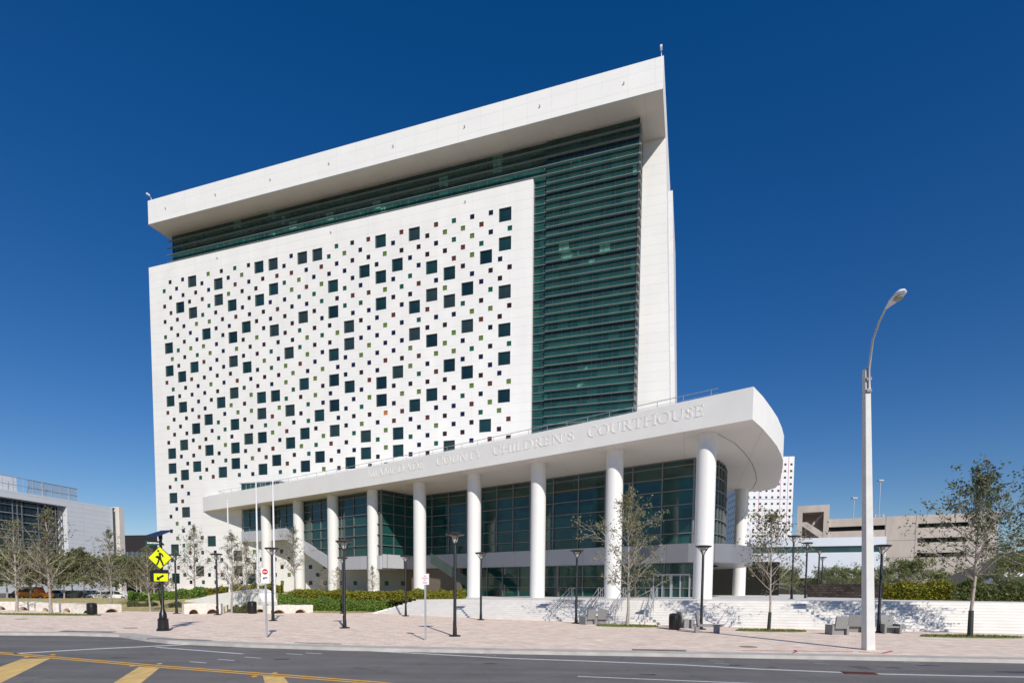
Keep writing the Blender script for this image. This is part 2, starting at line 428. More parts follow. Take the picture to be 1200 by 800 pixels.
pv.add([(x, y, .0) for x, y in K2] + [(140, 120, 0), (-140, 120, 0)], [tuple(range(len(K2) + 2))])
tag(pv.build('plaza', M['paver']), kind='structure')

# steps and terrace
SB = [(-12.8, 51.2), (-7.6, 47.6), (-2.4, 44.2), (3.2, 41.0), (8.3, 38.4), (13.1, 36.5), (18.4, 34.8), (23.7, 33.5), (30.3, 32.2), (45, 30.2), (70, 28)]
NR = 10
def zt(x): return float(np.interp(x, [-12, -3, 7, 15, 25], [1.30, 1.46, 1.6, 1.70, 1.78]))
lines = []
for i in range(NR + 1):
    pl = offs(SB, .34 * i)
    a, b_ = Vector(pl[0]), Vector(pl[1]); s_ = .25 * i
    pl[0] = tuple(a + (b_ - a).normalized() * s_)
    lines.append(pl)
st = MB()
for i in range(NR):
    p0, p1 = lines[i], lines[i + 1]
    for k in range(len(SB) - 1):
        h0, h1 = zt(SB[k][0]) / NR, zt(SB[k + 1][0]) / NR
        a, b_ = p0[k], p0[k + 1]; c, d = p1[k + 1], p1[k]
        st.quad((*a, h0 * i), (*b_, h1 * i), (*b_, h1 * (i + 1)), (*a, h0 * (i + 1)))
        n0 = offs([a, b_], -.012)
        st.quad((*n0[0], h0 * (i + 1) - .03), (*n0[1], h1 * (i + 1) - .03), (*n0[1], h1 * (i + 1)), (*n0[0], h0 * (i + 1)))
        st.quad((*a, h0 * (i + 1) - .03), (*b_, h1 * (i + 1) - .03), (*n0[1], h1 * (i + 1) - .03), (*n0[0], h0 * (i + 1) - .03))
        st.quad((*n0[0], h0 * (i + 1)), (*n0[1], h1 * (i + 1)), (*c, h1 * (i + 1)), (*d, h0 * (i + 1)))
    # cheek at the left end
    a, d = p0[0], p1[0]; h0 = zt(SB[0][0]) / NR
    st.quad((*d, 0), (*a, 0), (*a, h0 * (i + 1)), (*d, h0 * (i + 1)))
tag(st.build('steps', M['steps']), kind='structure')
ck_ = MB(); q0, q1 = Vector(lines[0][0]), Vector(lines[-1][0]); ex_ = (q1 - q0).normalized(); sd_ = Vector((-ex_.y, ex_.x))
c0, c1 = q0 - ex_ * .35, q1 + ex_ * .3
for sg_ in (1,):
    A_, B_, C_, D_ = c0 - sd_ * .22, c1 - sd_ * .22, c1 + sd_ * .30, c0 + sd_ * .35
    zc_ = zt(SB[0][0]) + .02
    ck_.add([(*A_, -.02), (*B_, -.02), (*C_, -.02), (*D_, -.02), (*A_, .03), (*B_, zc_), (*C_, zc_), (*D_, .03)], [(3, 2, 1, 0), (4, 5, 6, 7), (0, 1, 5, 4), (1, 2, 6, 5), (2, 3, 7, 6), (3, 0, 4, 7)])
tag(ck_.build('cheek_wall', M['steps']), 'white sloping cheek wall closing the left end of the courthouse steps', 'wall')
te = MB(); top = lines[-1]
back = [(top[0][0] - 6, 100), (-2, 100), (6, 100), (12, 100), (18, 100), (24, 100), (30, 100), (38, 100), (50, 100), (70, 100), (110, 100)]
for k in range(len(top) - 1):
    a, b_, c, d = top[k], top[k + 1], back[k + 1], back[k]
    te.quad((*a, zt(SB[k][0])), (*b_, zt(SB[k + 1][0])), (*c, zt(SB[k + 1][0])), (*d, zt(SB[k][0])))
tag(te.build('terrace', M['steps']), kind='structure')

# lawn mound and planted slope on the left
def fy(x):
    for (xa, ya), (xb, yb) in zip(FRONT, FRONT[1:]):
        if xa <= x <= xb: return lerp(ya, yb, (x - xa) / (xb - xa))
    return 51.2
def TH(x, y):
    d = y - fy(x)
    if d < 0: return 0.02
    mound = .60 * sstep(0, 15, d) * (1 - sstep(20, 32, d)) + .10 * math.sin(x * .21) * sstep(2, 12, d) * (1 - sstep(18, 30, d))
    slope = 1.7 * sstep(0, 18, d)
    w = sstep(-46, -33, x)
    return max(.02, lerp(mound, slope, w)) 
lw = MB(); xs = [-140, -110, -90] + [-80 + i * 1.5 for i in range(45)]; nx = len(xs)
ds = [0, .3, 1, 2, 3.5, 5, 7, 9, 11, 13, 15, 17, 19, 21, 24, 27, 30, 33, 38]
for dd in ds:
    for x in xs: lw.v.append((x, fy(x) + dd, TH(x, fy(x) + dd) + .004))
for j in range(len(ds) - 1):
    for i in range(nx - 1):
        lw.f.append((j * nx + i, j * nx + i + 1, (j + 1) * nx + i + 1, (j + 1) * nx + i)); lw.mi.append(0)
tag(lw.build('lawn', M['grass'], smooth=60), kind='structure')
sr = MB(); sr.quad((-200, 86, .02), (-62, 86, .02), (-66, 125, .02), (-200, 125, .02))
tag(sr.build('side_road', M['asphalt']), kind='structure')

# oval grass beds round the street trees
def oval(cx, cy, a, b_, rot, z=.02):
    mb = MB(); n = 40; pts = []
    for k in range(n):
        t = 2 * math.pi * k / n; x, y = a * math.cos(t) * random.uniform(.97, 1.03), b_ * math.sin(t) * random.uniform(.97, 1.03)
        pts.append((cx + x * math.cos(rot) - y * math.sin(rot), cy + x * math.sin(rot) + y * math.cos(rot)))
    mb.prism(pts, 0.0, .05)
    # ragged blades
    for _ in range(900):
        t, r_ = random.uniform(0, 6.283), math.sqrt(random.random()); x, y = a * r_ * math.cos(t), b_ * r_ * math.sin(t)
        X, Y = cx + x * math.cos(rot) - y * math.sin(rot), cy + x * math.sin(rot) + y * math.cos(rot)
        an = random.uniform(0, 3.14); w = .03; h = random.uniform(.04, .12)
        mb.add([(X - w * math.cos(an), Y - w * math.sin(an), .045), (X + w * math.cos(an), Y + w * math.sin(an), .045), (X + random.uniform(-.03, .03), Y, .05 + h)], [(0, 1, 2)])
    tag(mb.build('grass_bed', M['grass2']), kind='structure')
T1 = G(735, 733.5); T2 = G(901, 739); T3 = G(1136, 746)
oval(T1[0], T1[1], 2.0, .75, R(-10)); oval(T2[0] + .1, T2[1], 2.0, .65, R(-6)); oval(T3[0] + .1, T3[1], 2.6, .7, R(-4))
p = G(57, 720); oval(p[0], p[1], 4.4, .8, R(-4))

# road markings
mk = MB()
def stripe(mb, pts, w, z):
    a = offs(pts, w / 2); b_ = offs(pts, -w / 2)
    for i in range(len(pts) - 1): mb.quad((*b_[i], z), (*b_[i + 1], z), (*a[i + 1], z), (*a[i], z))
RZ = ROADZ + .004
def GR(x, y): return G(x, y, ROADZ)
stripe(mk, [GR(14, 765.5), GR(100, 760.5), GR(180, 756.6), GR(245, 753.6), GR(290, 753.5)], .34, RZ)
stripe(mk, [GR(290, 753.5), GR(350, 757), GR(450, 763), GR(600, 771), GR(700, 774.5), GR(800, 778.5), GR(880, 783), GR(990, 787.5)], .21, RZ)
stripe(mk, [GR(1025, 789), GR(1110, 791), GR(1200, 792.8), (26, 13.3)], .20, RZ)
stripe(mk, [GR(183, 757.8), GR(285, 765.7)], .17, RZ)
stripe(mk, [GR(677, 792), GR(875, 800), GR(960, 803.5)], .12, RZ)
for x, y in ((232, 775.5), (265, 772.7), (296, 770), (345, 766), (368, 765)):
    p = GR(x, y); stripe(mk, [(p[0] - .35, p[1] + .13), (p[0] + .35, p[1] - .13)], .10, RZ)
tag(mk.build('lane_marking', M['mwhite']), kind='structure')
ym = MB()
yl = [(-60, 34.5), GR(-40, 760.5), GR(0, 764.6), GR(60, 769.6), GR(187, 780.4), GR(333, 791.2), GR(440, 799.5), (4, 10.6)]
for o_ in (.13, -.13):
    stripe(ym, offs(yl, o_), .13, RZ)
tag(ym.build('centre_line', M['myellow']), kind='structure')
hm = MB()
for (a, b_, c, d) in [((26, 771.5), (59, 770.8), (-4, 802), (-60, 802)), ((163, 780.6), (187, 782), (160, 804), (126, 804)), ((308, 791.3), (333, 793), (343, 806), (312, 806))]:
    pa, pb, pc, pd = GR(*a), GR(*b_), GR(*c), GR(*d)
    ex = lambda s_, e_: (e_[0] + (e_[0] - s_[0]) * .5, e_[1] + (e_[1] - s_[1]) * .5)
    hm.quad((*pa, RZ - .002), (*ex(pa, pd), RZ - .002), (*ex(pb, pc), RZ - .002), (*pb, RZ - .002))
tag(hm.build('hatched_marking', M['myellow2']), kind='structure')
# red survey marks and stains on kerb and road
sm = MB()
def scrib(pts, w, z):
    stripe(sm, pts, w, z)
scrib([G(870, 762), G(935, 762.6), G(1000, 763)], .08, .021); scrib([G(931, 761.5), G(934, 763.2), G(929, 765)], .07, .021); scrib([G(1005, 763.5), G(1035, 765), G(1046, 762.5)], .10, .021)
for x, y in ((282, 746), (292, 746.5), (303, 747), (32, 735), (45, 735.7), (56, 736), (62, 736.6)):
    p = G(x, y); scrib([(p[0] - .3, p[1] + .05), (p[0] + .1, p[1] - .1), (p[0] + .3, p[1] + .02)], .05, .021)
for x, y in ((508, 761), (632, 767), (724, 767), (780, 765), (1110, 774), (1140, 774)):
    p = GR(x, y); scrib([(p[0] - .3, p[1] + .05), (p[0], p[1] - .12), (p[0] + .3, p[1] + .02)], .04, RZ)
tag(sm.build('red_paint_marks', mat('red_survey_paint', (.55, .08, .08), .7, noise=.3, scale=20)), kind='structure')
wm = MB()
for x, y in ((840, 774), (846, 777), (956, 774), (963, 777), (1068, 776), (1078, 778), (575, 767), (560, 765)):
    p = GR(x, y); stripe(wm, [(p[0] - .22, p[1] + .1), (p[0] + .05, p[1]), (p[0] + .2, p[1] - .12)], .05, RZ)
tag(wm.build('pale_road_scuffs', M['mwhite']), kind='structure')
pm = MB()
for x, y, w, h in ((700, 766.3, 0, 0),): pass
stripe(pm, [G(345, 752.6, 0), G(400, 754.6, 0)], .12, .022)
p0 = [G(73, 739), G(105, 740), G(134, 740.2)]
stripe(pm, p0, .5, .02)
tag(pm.build('tactile_strip', mat('worn_tactile', (.20, .19, .19), .9, noise=.2, scale=5)), kind='structure')
tp = MB(); stripe(tp, [G(741, 760.8), G(772, 761.4), G(804, 762)], .42, .022); stripe(tp, [G(176, 747.6), G(200, 748.6), G(245, 750.4)], .45, .022)
tag(tp.build('tactile_ramp', mat('grey_tactile', (.26, .25, .24), .9, noise=.35, scale=7, detail=12)), kind='structure')

os_ = MB(); ro = random.Random(9)
for x, y, a in ((1006, 781, .35), (1014, 783, .25), (1048, 782, .3), (1085, 779, .45), (1190, 787, .6), (862, 779, .3), (905, 781, .2), (575, 777, .3), (140, 770, .3), (330, 772, .35), (760, 790, .3), (420, 782, .2)):
    p = GR(x, y); pts = []
    for k in range(14):
        t = 2 * math.pi * k / 14; q_ = ro.uniform(.6, 1.15); pts.append((p[0] + a * q_ * math.cos(t), p[1] + a * .5 * q_ * math.sin(t), RZ + .001))
    os_.add(pts, [tuple(range(14))])
tag(os_.build('oil_stain', mat('oil_stain', (.075, .072, .075), .7, noise=.4, scale=5)), kind='structure')
# storm drain grate in the road
dg = GR(1008, 788.6)
dr = thing('storm_drain', 'rusty storm drain grate set in the road in the gap of the white edge line', 'drain', (dg[0], dg[1], ROADZ), R(-10))
b1 = MB().box(-.48, .48, -.22, .22, -.01, .006); b1.build('pit', mat('drain_pit', (.01, .01, .01), .9), dr)
b2 = MB()
for i in range(14):
    x = -.45 + i * .066; b2.box(x, x + .03, -.2, .2, .004, .024)
b2.box(-.5, .5, -.23, -.2, .002, .022).box(-.5, .5, .2, .23, .002, .022)
b2.build('grate', mat('rust', (.16, .06, .04), .8, noise=.3, scale=20), dr)
for x, y, lb in ((153, 735.5, 'round manhole cover in the pavers behind the pedestrian crossing sign'), (877, 757.5, 'round manhole cover in the pavers right of the tall light pole shadow'), (25, 725, 'dark manhole cover in the pavers at the far left')):
    p = G(x, y); o = MB().lathe([(.36, .0), (.36, .012), (.33, .016), (.31, .012)], 24).build('manhole_cover', mat('cast_iron', (.30, .23, .19), .7, noise=.15, scale=14), smooth=30)
    o.location = (p[0], p[1], .002); tag(o, lb, 'manhole cover', 'manhole covers in the plaza pavers')
# raised road markers
def marker():
    return MB().add([(-.06, -.06, 0), (.06, -.06, 0), (.06, .06, 0), (-.06, .06, 0), (-.035, -.05, .025), (.035, -.05, .025), (.035, .05, .025), (-.035, .05, .025)],
                    [(3, 2, 1, 0), (4, 5, 6, 7), (0, 1, 5, 4), (1, 2, 6, 5), (2, 3, 7, 6), (3, 0, 4, 7)])
mm_ = marker().mesh('road_marker', M['cyan'])
for k, (x, y) in enumerate([(31, 769.6), (62, 767), (155, 780), (187, 777.5), (298, 792.4), (322, 788.6)]):
    p = GR(x, y); o = bpy.data.objects.new('road_marker', mm_); COL.objects.link(o); o.location = (*p, RZ); o.rotation_euler = (0, 0, R(-20))
    side = 'front' if k % 2 == 0 else 'building'
    which = ['leftmost', 'middle', 'rightmost'][k // 2]
    tag(o, f'amber road marker on the {side} side of the yellow lines by the {which} hatch bar', 'road marker', 'amber raised markers along the yellow lines')

# ------------------------------------------------------------------ courthouse
TH_ = 0.3132047565730298; CELL = 1.28; AX = CELL * 1.0890437
U = (math.cos(TH_), -math.sin(TH_)); NV = (math.sin(TH_), math.cos(TH_))
OX, OY, OZ = -.75, 78.20, 54.269
court = thing('courthouse', 'white courthouse tower with perforated window wall, green glass and a columned canopy', 'courthouse', (OX, OY, 0), -TH_)
def L(x, y):
    dx, dy = x - OX, y - OY
    return dx * U[0] + dy * U[1], dx * NV[0] + dy * NV[1]
BIG = [(0.5,0.5),(0.5,3.5),(0.5,8.5),(0.5,12.5),(0.5,15.5),(0.5,19.5),(2.5,4.5),(2.5,22.5),(4.5,7.5),(4.5,11.5),(4.5,16.5),(6.5,5.5),(6.5,8.5),(6.5,15.5),(6.5,24.5),(8.5,4.5),(8.5,7.5),(8.5,12.5),(8.5,18.5),(10.5,0.5),(10.5,8.5),(10.5,11.5),(10.5,19.5),(12.5,3.5),(12.5,15.5),(12.5,22.5),(12.5,24.5),(14.5,0.5),(14.5,4.5),(14.5,7.5),(14.5,16.5),(14.5,18.5),(16.5,3.5),(16.5,22.5),(16.5,24.5),(18.5,9.5),(18.5,11.5),(18.5,16.5),(18.5,25.5),(20.5,4.5),(20.5,7.5),(20.5,12.5),(20.5,15.5),(20.5,18.5),(20.5,21.5),(22.5,0.5),(22.5,19.5),(22.5,24.5),(24.5,0.5),(24.5,7.5),(24.5,15.5),(24.5,21.5),(24.5,25.5),(26.5,11.5),(26.5,18.5),(26.5,22.5),(28.5,0.5),(28.5,3.5),(28.5,8.5),(28.5,16.5),(28.5,24.5),(30.5,0.5),(30.5,4.5),(30.5,16.5),(30.5,18.5),(30.5,21.5),(30.5,25.5),(32.5,7.5),(32.5,12.5),(32.5,21.5),(32.5,39.5),(34.5,4.5),(34.5,8.5),(34.5,11.5),(34.5,15.5),(34.5,19.5),(34.5,22.5),(34.5,24.5),(34.5,36.5),(34.5,38.5),(36.5,1.5),(36.5,3.5),(36.5,16.5),(36.5,25.5),(38.5,7.5),(38.5,18.5),(38.5,22.5),(38.5,34.5),(40.5,0.5),(40.5,4.5),(40.5,11.5),(40.5,19.5),(40.5,24.5),(40.5,38.5),(42.5,3.5),(42.5,12.5),(42.5,16.5),(42.5,21.5),(42.5,25.5),(42.5,30.5),(44.5,8.5),(44.5,11.5),(44.5,15.5),(44.5,22.5),(44.5,24.5),(44.5,28.5),(44.5,35.5),(44.5,39.5)]
taken = set()
for c, r in BIG:
    for a in (c - .5, c + .5):
        for b_ in (r - .5, r + .5): taken.add((int(a), int(b_)))
SMALL = []
for r in range(0, 41):
    for c in range(0, 46):
        if (c + r) % 2 or (c, r) in taken: continue
        if 26 < r <= 33 and c < 42: continue
        if 34 <= r <= 35 and c < 38: continue
        if 36 <= r and c < 12: continue
        if r in (36, 37, 38, 39) and c < 22 and random.random() < .35: continue
        SMALL.append((c, r))
S0, S1, ZB, ZTOP = -66.1, 3.25, 0.4, 57.45
def cs(c): return -c * AX
def cz(r): return OZ - r * CELL
bh, sh = .90, .33   # half sizes of large and small openings
rects = [(cs(c) - bh, cs(c) + bh, cz(r) - bh, cz(r) + bh, 'b', c, r) for c, r in BIG] + [(cs(c) - sh, cs(c) + sh, cz(r) - sh, cz(r) + sh, 's', c, r) for c, r in SMALL]
zs = sorted(set([ZB, ZTOP] + [round(q[2], 4) for q in rects] + [round(q[3], 4) for q in rects]))
zs = [z for z in zs if ZB <= z <= ZTOP]
fw = MB()
for z0, z1 in zip(zs, zs[1:]):
    if z1 - z0 < 1e-3: continue
    zm = (z0 + z1) / 2
    cuts = sorted((q[0], q[1]) for q in rects if q[2] < zm < q[3])
    x = S0
    for a, b_ in cuts:
        fw.quad((x, 0, z0), (a, 0, z0), (a, 0, z1), (x, 0, z1)); x = b_
    fw.quad((x, 0, z0), (S1, 0, z0), (S1, 0, z1), (x, 0, z1))
# returns, top and back of the screen wall
TK = 24.0
fw.quad((S0, TK, ZB), (S0, 0, ZB), (S0, 0, ZTOP), (S0, TK, ZTOP))
fw.quad((S1, 0, ZB), (S1, 1.0, ZB), (S1, 1.0, ZTOP), (S1, 0, ZTOP))
fw.quad((S0, 0, ZTOP), (S1, 0, ZTOP), (S1, 1.0, ZTOP), (S0, 1.0, ZTOP))
fw.quad((S0, .62, ZB), (S1, .62, ZB), (S1, .62, ZTOP), (S0, .62, ZTOP))
fw.build('facade_wall', M['facade'], court)
# opening linings (part of each window) and panes
def win_meshes(h, d):
    f = MB()
    f.quad((-h, 0, -h), (-h, d, -h), (-h, d, h), (-h, 0, h)); f.quad((h, d, -h), (h, 0, -h), (h, 0, h), (h, d, h))
    f.quad((-h, 0, h), (-h, d, h), (h, d, h), (h, 0, h)); f.quad((-h, d, -h), (-h, 0, -h), (h, 0, -h), (h, d, -h))
    e = h * .035 + .012
    f.box(-h, -h + e, d - .05, d, -h, h).box(h - e, h, d - .05, d, -h, h).box(-h + e, h - e, d - .05, d, h - e, h).box(-h + e, h - e, d - .05, d, -h, -h + e)
    p_ = MB().quad((-h, d - .005, -h), (h, d - .005, -h), (h, d - .005, h), (-h, d - .005, h))
    return f, p_
fb, pb = win_meshes(bh, .20); fs_, ps_ = win_meshes(sh, .11)
mfb, mpb = fb.mesh('window_frame', M['reveal']), pb.mesh('window_pane', M['pane'])
pane_tones = [glass_mat('window_glass_%s' % nm, c1, c2, 3, 3) for nm, c1, c2 in (('teal', (.01, .035, .034), (.016, .05, .048)), ('dark', (.006, .018, .02), (.010, .026, .028)), ('grey', (.022, .036, .032), (.03, .05, .044)))]
BIGS = sorted(BIG, key=lambda q: q[0])
ws = MB(); wsp = MB()
for k, (c, r) in enumerate(BIGS):
    x, z = cs(c), cz(r)
    if k < 100:
        o = bpy.data.objects.new('window', mfb); COL.objects.link(o); o.parent = court; o.location = (x, 0, z)
        me = mpb.copy(); me.materials[0] = random.choice([M['pane']] + pane_tones)
        q = bpy.data.objects.new('pane', me); COL.objects.link(q); q.parent = o
    else:
        ws.add([(a + x, b_, c_ + z) for a, b_, c_ in fb.v], fb.f); ws.cur = 1
        ws.add([(a + x, b_, c_ + z) for a, b_, c_ in pb.v], pb.f); ws.cur = 0
tag(ws.build('window_row', [M['reveal'], M['pane']], court), kind='stuff')
msf = {}
for k in ('navy', 'maroon', 'red', 'green', 'lime', 'orange'):
    t = MB(); t.add(fs_.v, fs_.f); t.cur = 1; t.add(ps_.v, ps_.f)
    msf[k] = t.mesh('small_window', [M['reveal'], M[k]])
SM = sorted(SMALL, key=lambda q: q[0] + .12 * q[1])
keys = ['navy', 'maroon', 'red', 'green', 'lime']; wts = [.33, .27, .12, .16, .14]
ss = MB(); matidx = {k: i + 1 for i, k in enumerate(keys)}
for k, (c, r) in enumerate(SM):
    col = random.choices(keys, wts)[0]
    if (c, r) == (14, 20): col = 'orange'
    x, z = cs(c), cz(r)
    if k < 100 or col == 'orange':
        o = bpy.data.objects.new('small_window', msf[col]); COL.objects.link(o); o.parent = court; o.location = (x, 0, z)
    else:
        ss.cur = 0; ss.add([(a + x, b_, c_ + z) for a, b_, c_ in fs_.v], fs_.f); ss.cur = matidx[col]
        ss.add([(a + x, b_, c_ + z) for a, b_, c_ in ps_.v], ps_.f)
tag(ss.build('small_window_field', [M['reveal']] + [M[k] for k in keys], court), kind='stuff')

# curtain wall behind and beside the screen wall
ZS = 62.1
gw = MB()
gl, gr_ = -61.3, 17.15
gw.quad((gl, .62, 56.6), (S1, .62, 56.6), (S1, .62, ZS), (gl, .62, ZS))
gw.quad((gl, TK, 56.6), (gl, .62, 56.6), (gl, .62, ZS), (gl, TK, ZS))
gw.quad((S1, .62, 16.5), (5.0, .62, 16.5), (5.0, .62, ZS), (S1, .62, ZS))
gw.quad((5.0, .62, 16.5), (5.0, .4, 16.5), (5.0, .4, ZS), (5.0, .62, ZS))
gw.quad((5.0, .4, 16.5), (gr_, .4, 16.5), (gr_, .4, ZS), (5.0, .4, ZS))
gw.build('curtain_glass', M['curtain'], court)
gf = MB()
x = gl + .2
while x < gr_:
    y0 = .62 if x < 5 else .4
    z0 = 56.9 if x < S1 - .1 else 16.5
    gf.box(x - .025, x + .025, y0 - .05, y0 + .02, z0, ZS); x += 1.37
gf.box(gr_ - .02, gr_ + .06, .2, 4.4, 16.5, ZS)
z = ZS - 1.13 * 2
zz = ZS - .4
while zz > 17:
    x0 = gl if zz > 57.5 else S1 + .02
    gf.box(x0, 5.0, .57, .63, zz - .03, zz + .03); gf.box(5.0, gr_, .35, .41, zz - .03, zz + .03); zz -= 1.13
gf.build('curtain_frame', M['mullion'], court)
sb_ = MB()     # darker floor slabs seen as bands
zf = ZS - 1.1 - 1.13 - .37
while zf > 17:
    sb_.box(5.05, gr_ - .05, .36, .39, zf, zf + .36)
    if zf < 57: sb_.box(S1 + .05, 4.95, .58, .61, zf, zf + .36)
    zf -= 4.52
sb_.build('floor_band', mat('floor_edge_glass', (.006, .018, .018), .25), court)
zl = ZS - 1.1; k = 0
while zl > 17.2:
    top_ = zl > 57.6
    lv = MB()
    x0 = gl - .55 if top_ else 5.05
    lv.box(x0, gr_ + .12, -.0, .30, zl, zl + .065)
    if not top_: lv.box(S1 + .05, 5.0, .45, .58, zl + .01, zl + .07)
    # brackets
    lv.box(gr_ + .07, gr_ + .3, .05, 1.9, zl - .05, zl + .18)
    lv.build('louvre', M['louvre'], court); zl -= 1.13; k += 1
# the side fin edge and white shear wall to the right
sw = MB()
xe = 22.6
sw.add([(gr_ + .1, 4.4, ZB), (xe, 4.4, ZB), (xe, TK, ZB), (gr_ + .1, TK, ZB), (gr_ + .1, 4.4, ZS - .01), (20.2, 4.4, ZS - .01), (20.2, TK, ZS - .01), (gr_ + .1, TK, ZS - .01)], [(0, 3, 2, 1), (4, 5, 6, 7), (0, 1, 5, 4), (1, 2, 6, 5), (2, 3, 7, 6), (3, 0, 4, 7)])
sw.build('side_wall', M['facade'], court)
rc = MB().add([(18, 12, ZB), (23.1, 12, ZB), (23.1, TK + 4, ZB), (18, TK + 4, ZB), (18, 12, 60.3), (20.9, 12, 60.3), (20.9, TK + 4, 60.3), (18, TK + 4, 60.3)], [(0, 3, 2, 1), (4, 5, 6, 7), (0, 1, 5, 4), (1, 2, 6, 5), (2, 3, 7, 6), (3, 0, 4, 7)])
rc.build('rear_core', panel_mat('grey_white_panel', (.60, .60, .60), 4, 2.56, joint=.85), court)
# roof slab and fascia
rf = MB()
rl, rr, rf0, rfb = -62.3, 20.15, -2.9, TK + 2
rf.cur = 0
rf.quad((rl, rf0, ZS), (rr, rf0, ZS), (rr, rf0, 65.9), (rl, rf0, 65.9))
rf.quad((rr, rf0, ZS), (rr, rfb, ZS), (rr, rfb, 65.9), (rr, rf0, 65.9))
rf.quad((rl, rfb, ZS), (rl, rf0, ZS), (rl, rf0, 65.9), (rl, rfb, 65.9))
rf.quad((rr, rfb, ZS), (rl, rfb, ZS), (rl, rfb, 65.9), (rr, rfb, 65.9))
rf.quad((rl, rf0, 65.9), (rr, rf0, 65.9), (rr, rfb, 65.9), (rl, rfb, 65.9))
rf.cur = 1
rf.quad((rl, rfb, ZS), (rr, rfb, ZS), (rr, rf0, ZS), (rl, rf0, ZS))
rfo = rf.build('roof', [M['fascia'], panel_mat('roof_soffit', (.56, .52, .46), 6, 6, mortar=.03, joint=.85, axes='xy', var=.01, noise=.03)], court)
MB().box(rl - .02, rr + .02, rf0 - .03, rf0, ZS - .04, ZS + .05).build('drip_edge', M['louvre'], rfo)
fx = MB().box(-.16, .16, -.12, 0, -.06, .10).box(-.03, .03, -.34, -.1, .05, .12).box(-.2, .2, -.42, -.28, .06, .2)
mfx = fx.mesh('facade_light', M['galv'])
for s_, v_, z_ in [(q, rf0, 63.9) for q in (-58.4, -48.0, -37.4, -26.9, -16.3, -5.5, 4.9, 15.5)] + [(q, 0, 56.4) for q in (-50.9, -28.8, -6.6)]:
    o = bpy.data.objects.new('facade_light', mfx); COL.objects.link(o); o.scale = (.5, .5, .5); o.parent = court; o.location = (s_, v_, z_)
for s_ in (rl + .3, rr - .3):
    q = MB().tube([(0, 0, 0), (0, 0, .7)], .04).tube([(0, 0, .65), (0, -.5, .85)], .035).box(-.12, .12, -.8, -.3, .75, .98)
    o = q.build('roof_camera', M['polewhite'], court); o.location = (s_, rf0 + .4, 65.9)

# canopy -------------------------------------------------------------
CT, CB = 17.6, 15.2
def Fc(t):
    a, b_ = (-51.3, 93.4), (17.9, 41.85); ch = (lerp(a[0], b_[0], t), lerp(a[1], b_[1], t))
    h = 4 * 1.0 * t * (1 - t); nrm = (.597, .802)
    return ch[0] + nrm[0] * h, ch[1] + nrm[1] * h
front = [Fc(i / 28) for i in range(29)]
side = [(19.6, 44.0), (21.4, 46.5), (23.2, 49.1), (25.0, 52.0), (26.6, 54.8), (28.0, 57.7), (29.4, 60.8), (30.8, 64.0), (32.0, 66.8), (32.7, 69.0), (32.6, 70.4), (31.8, 71.4), (30.2, 72.0), (27.8, 72.2)]
lf = [L(*p) for p in front]; ls = [L(*p) for p in side]
poly = [( lf[0][0] - 2.6, -.02)] + lf + ls + [(25.0, 7.0), (20.72, 7.0), (20.72, 4.38), (16.8, 4.38), (16.8, .3), (5.0, .3), (S1, -.02)]
cp = MB(); n = len(poly)
cp.add([(x, y, CB) for x, y in poly] + [(x, y, CT) for x, y in poly], [(i, (i + 1) % n, n + (i + 1) % n, n + i) for i in range(n)])
cp.add([(x, y, CT) for x, y in poly], [tuple(range(n))])
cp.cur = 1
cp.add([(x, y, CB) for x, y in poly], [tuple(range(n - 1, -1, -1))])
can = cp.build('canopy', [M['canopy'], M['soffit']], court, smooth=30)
sm_ = MB()
seam = [L(*p) for p in [(12.8, 47.6), (16.8, 45.8), (19.2, 48.5), (21.6, 52), (24, 56), (26.4, 60.5), (28.4, 64.8), (30.0, 69.5), (30.2, 71.6)]]
for a, b_ in zip(seam, seam[1:]):
    sm_.quad((a[0], a[1], CB - .012), (b_[0], b_[1], CB - .012), (b_[0] + .09, b_[1], CB - .012), (a[0] + .09, a[1], CB - .012))
sm_.build('soffit_joint', mat('seam_grey', (.30, .28, .26), .9), can)  # thin seam line in its own grey
# railing on the canopy
rail_pts = [L(*p) for p in offs(front, 1.3)[:-1]]
rg = MB()
for zz, r_ in ((CT + .92, .03), (CT + .55, .016)):
    rg.tube([(x, y, zz) for x, y in rail_pts], r_, 6)
acc = 0
for a, b_ in zip(rail_pts, rail_pts[1:]):
    d = math.hypot(b_[0] - a[0], b_[1] - a[1]); t = (-acc) % 2.3
    while t < d:
        x, y = lerp(a[0], b_[0], t / d), lerp(a[1], b_[1], t / d)
        rg.tube([(x, y, CT - .05), (x, y, CT + .95)], .025, 6); t += 2.3
    acc = (acc + d) % 2.3
rg.build('canopy_railing', M['railing'], court)
sk = MB(); a = L(*AT(302, 91)); b_ = L(*AT(345, 85)); 
sk.box(-44.5, -36.8, -2.6, -1.2, CT, CT + 1.25)
sk.build('roof_lantern', M['curtain'], court)
skf = MB()
for i in range(9): x = -44.5 + i * .96; skf.box(x - .04, x + .04, -2.64, -2.6, CT, CT + 1.25)
skf.box(-44.7, -36.6, -2.8, -1.0, CT + 1.25, CT + 1.4); skf.build('lantern_frame', M['alu'], court)

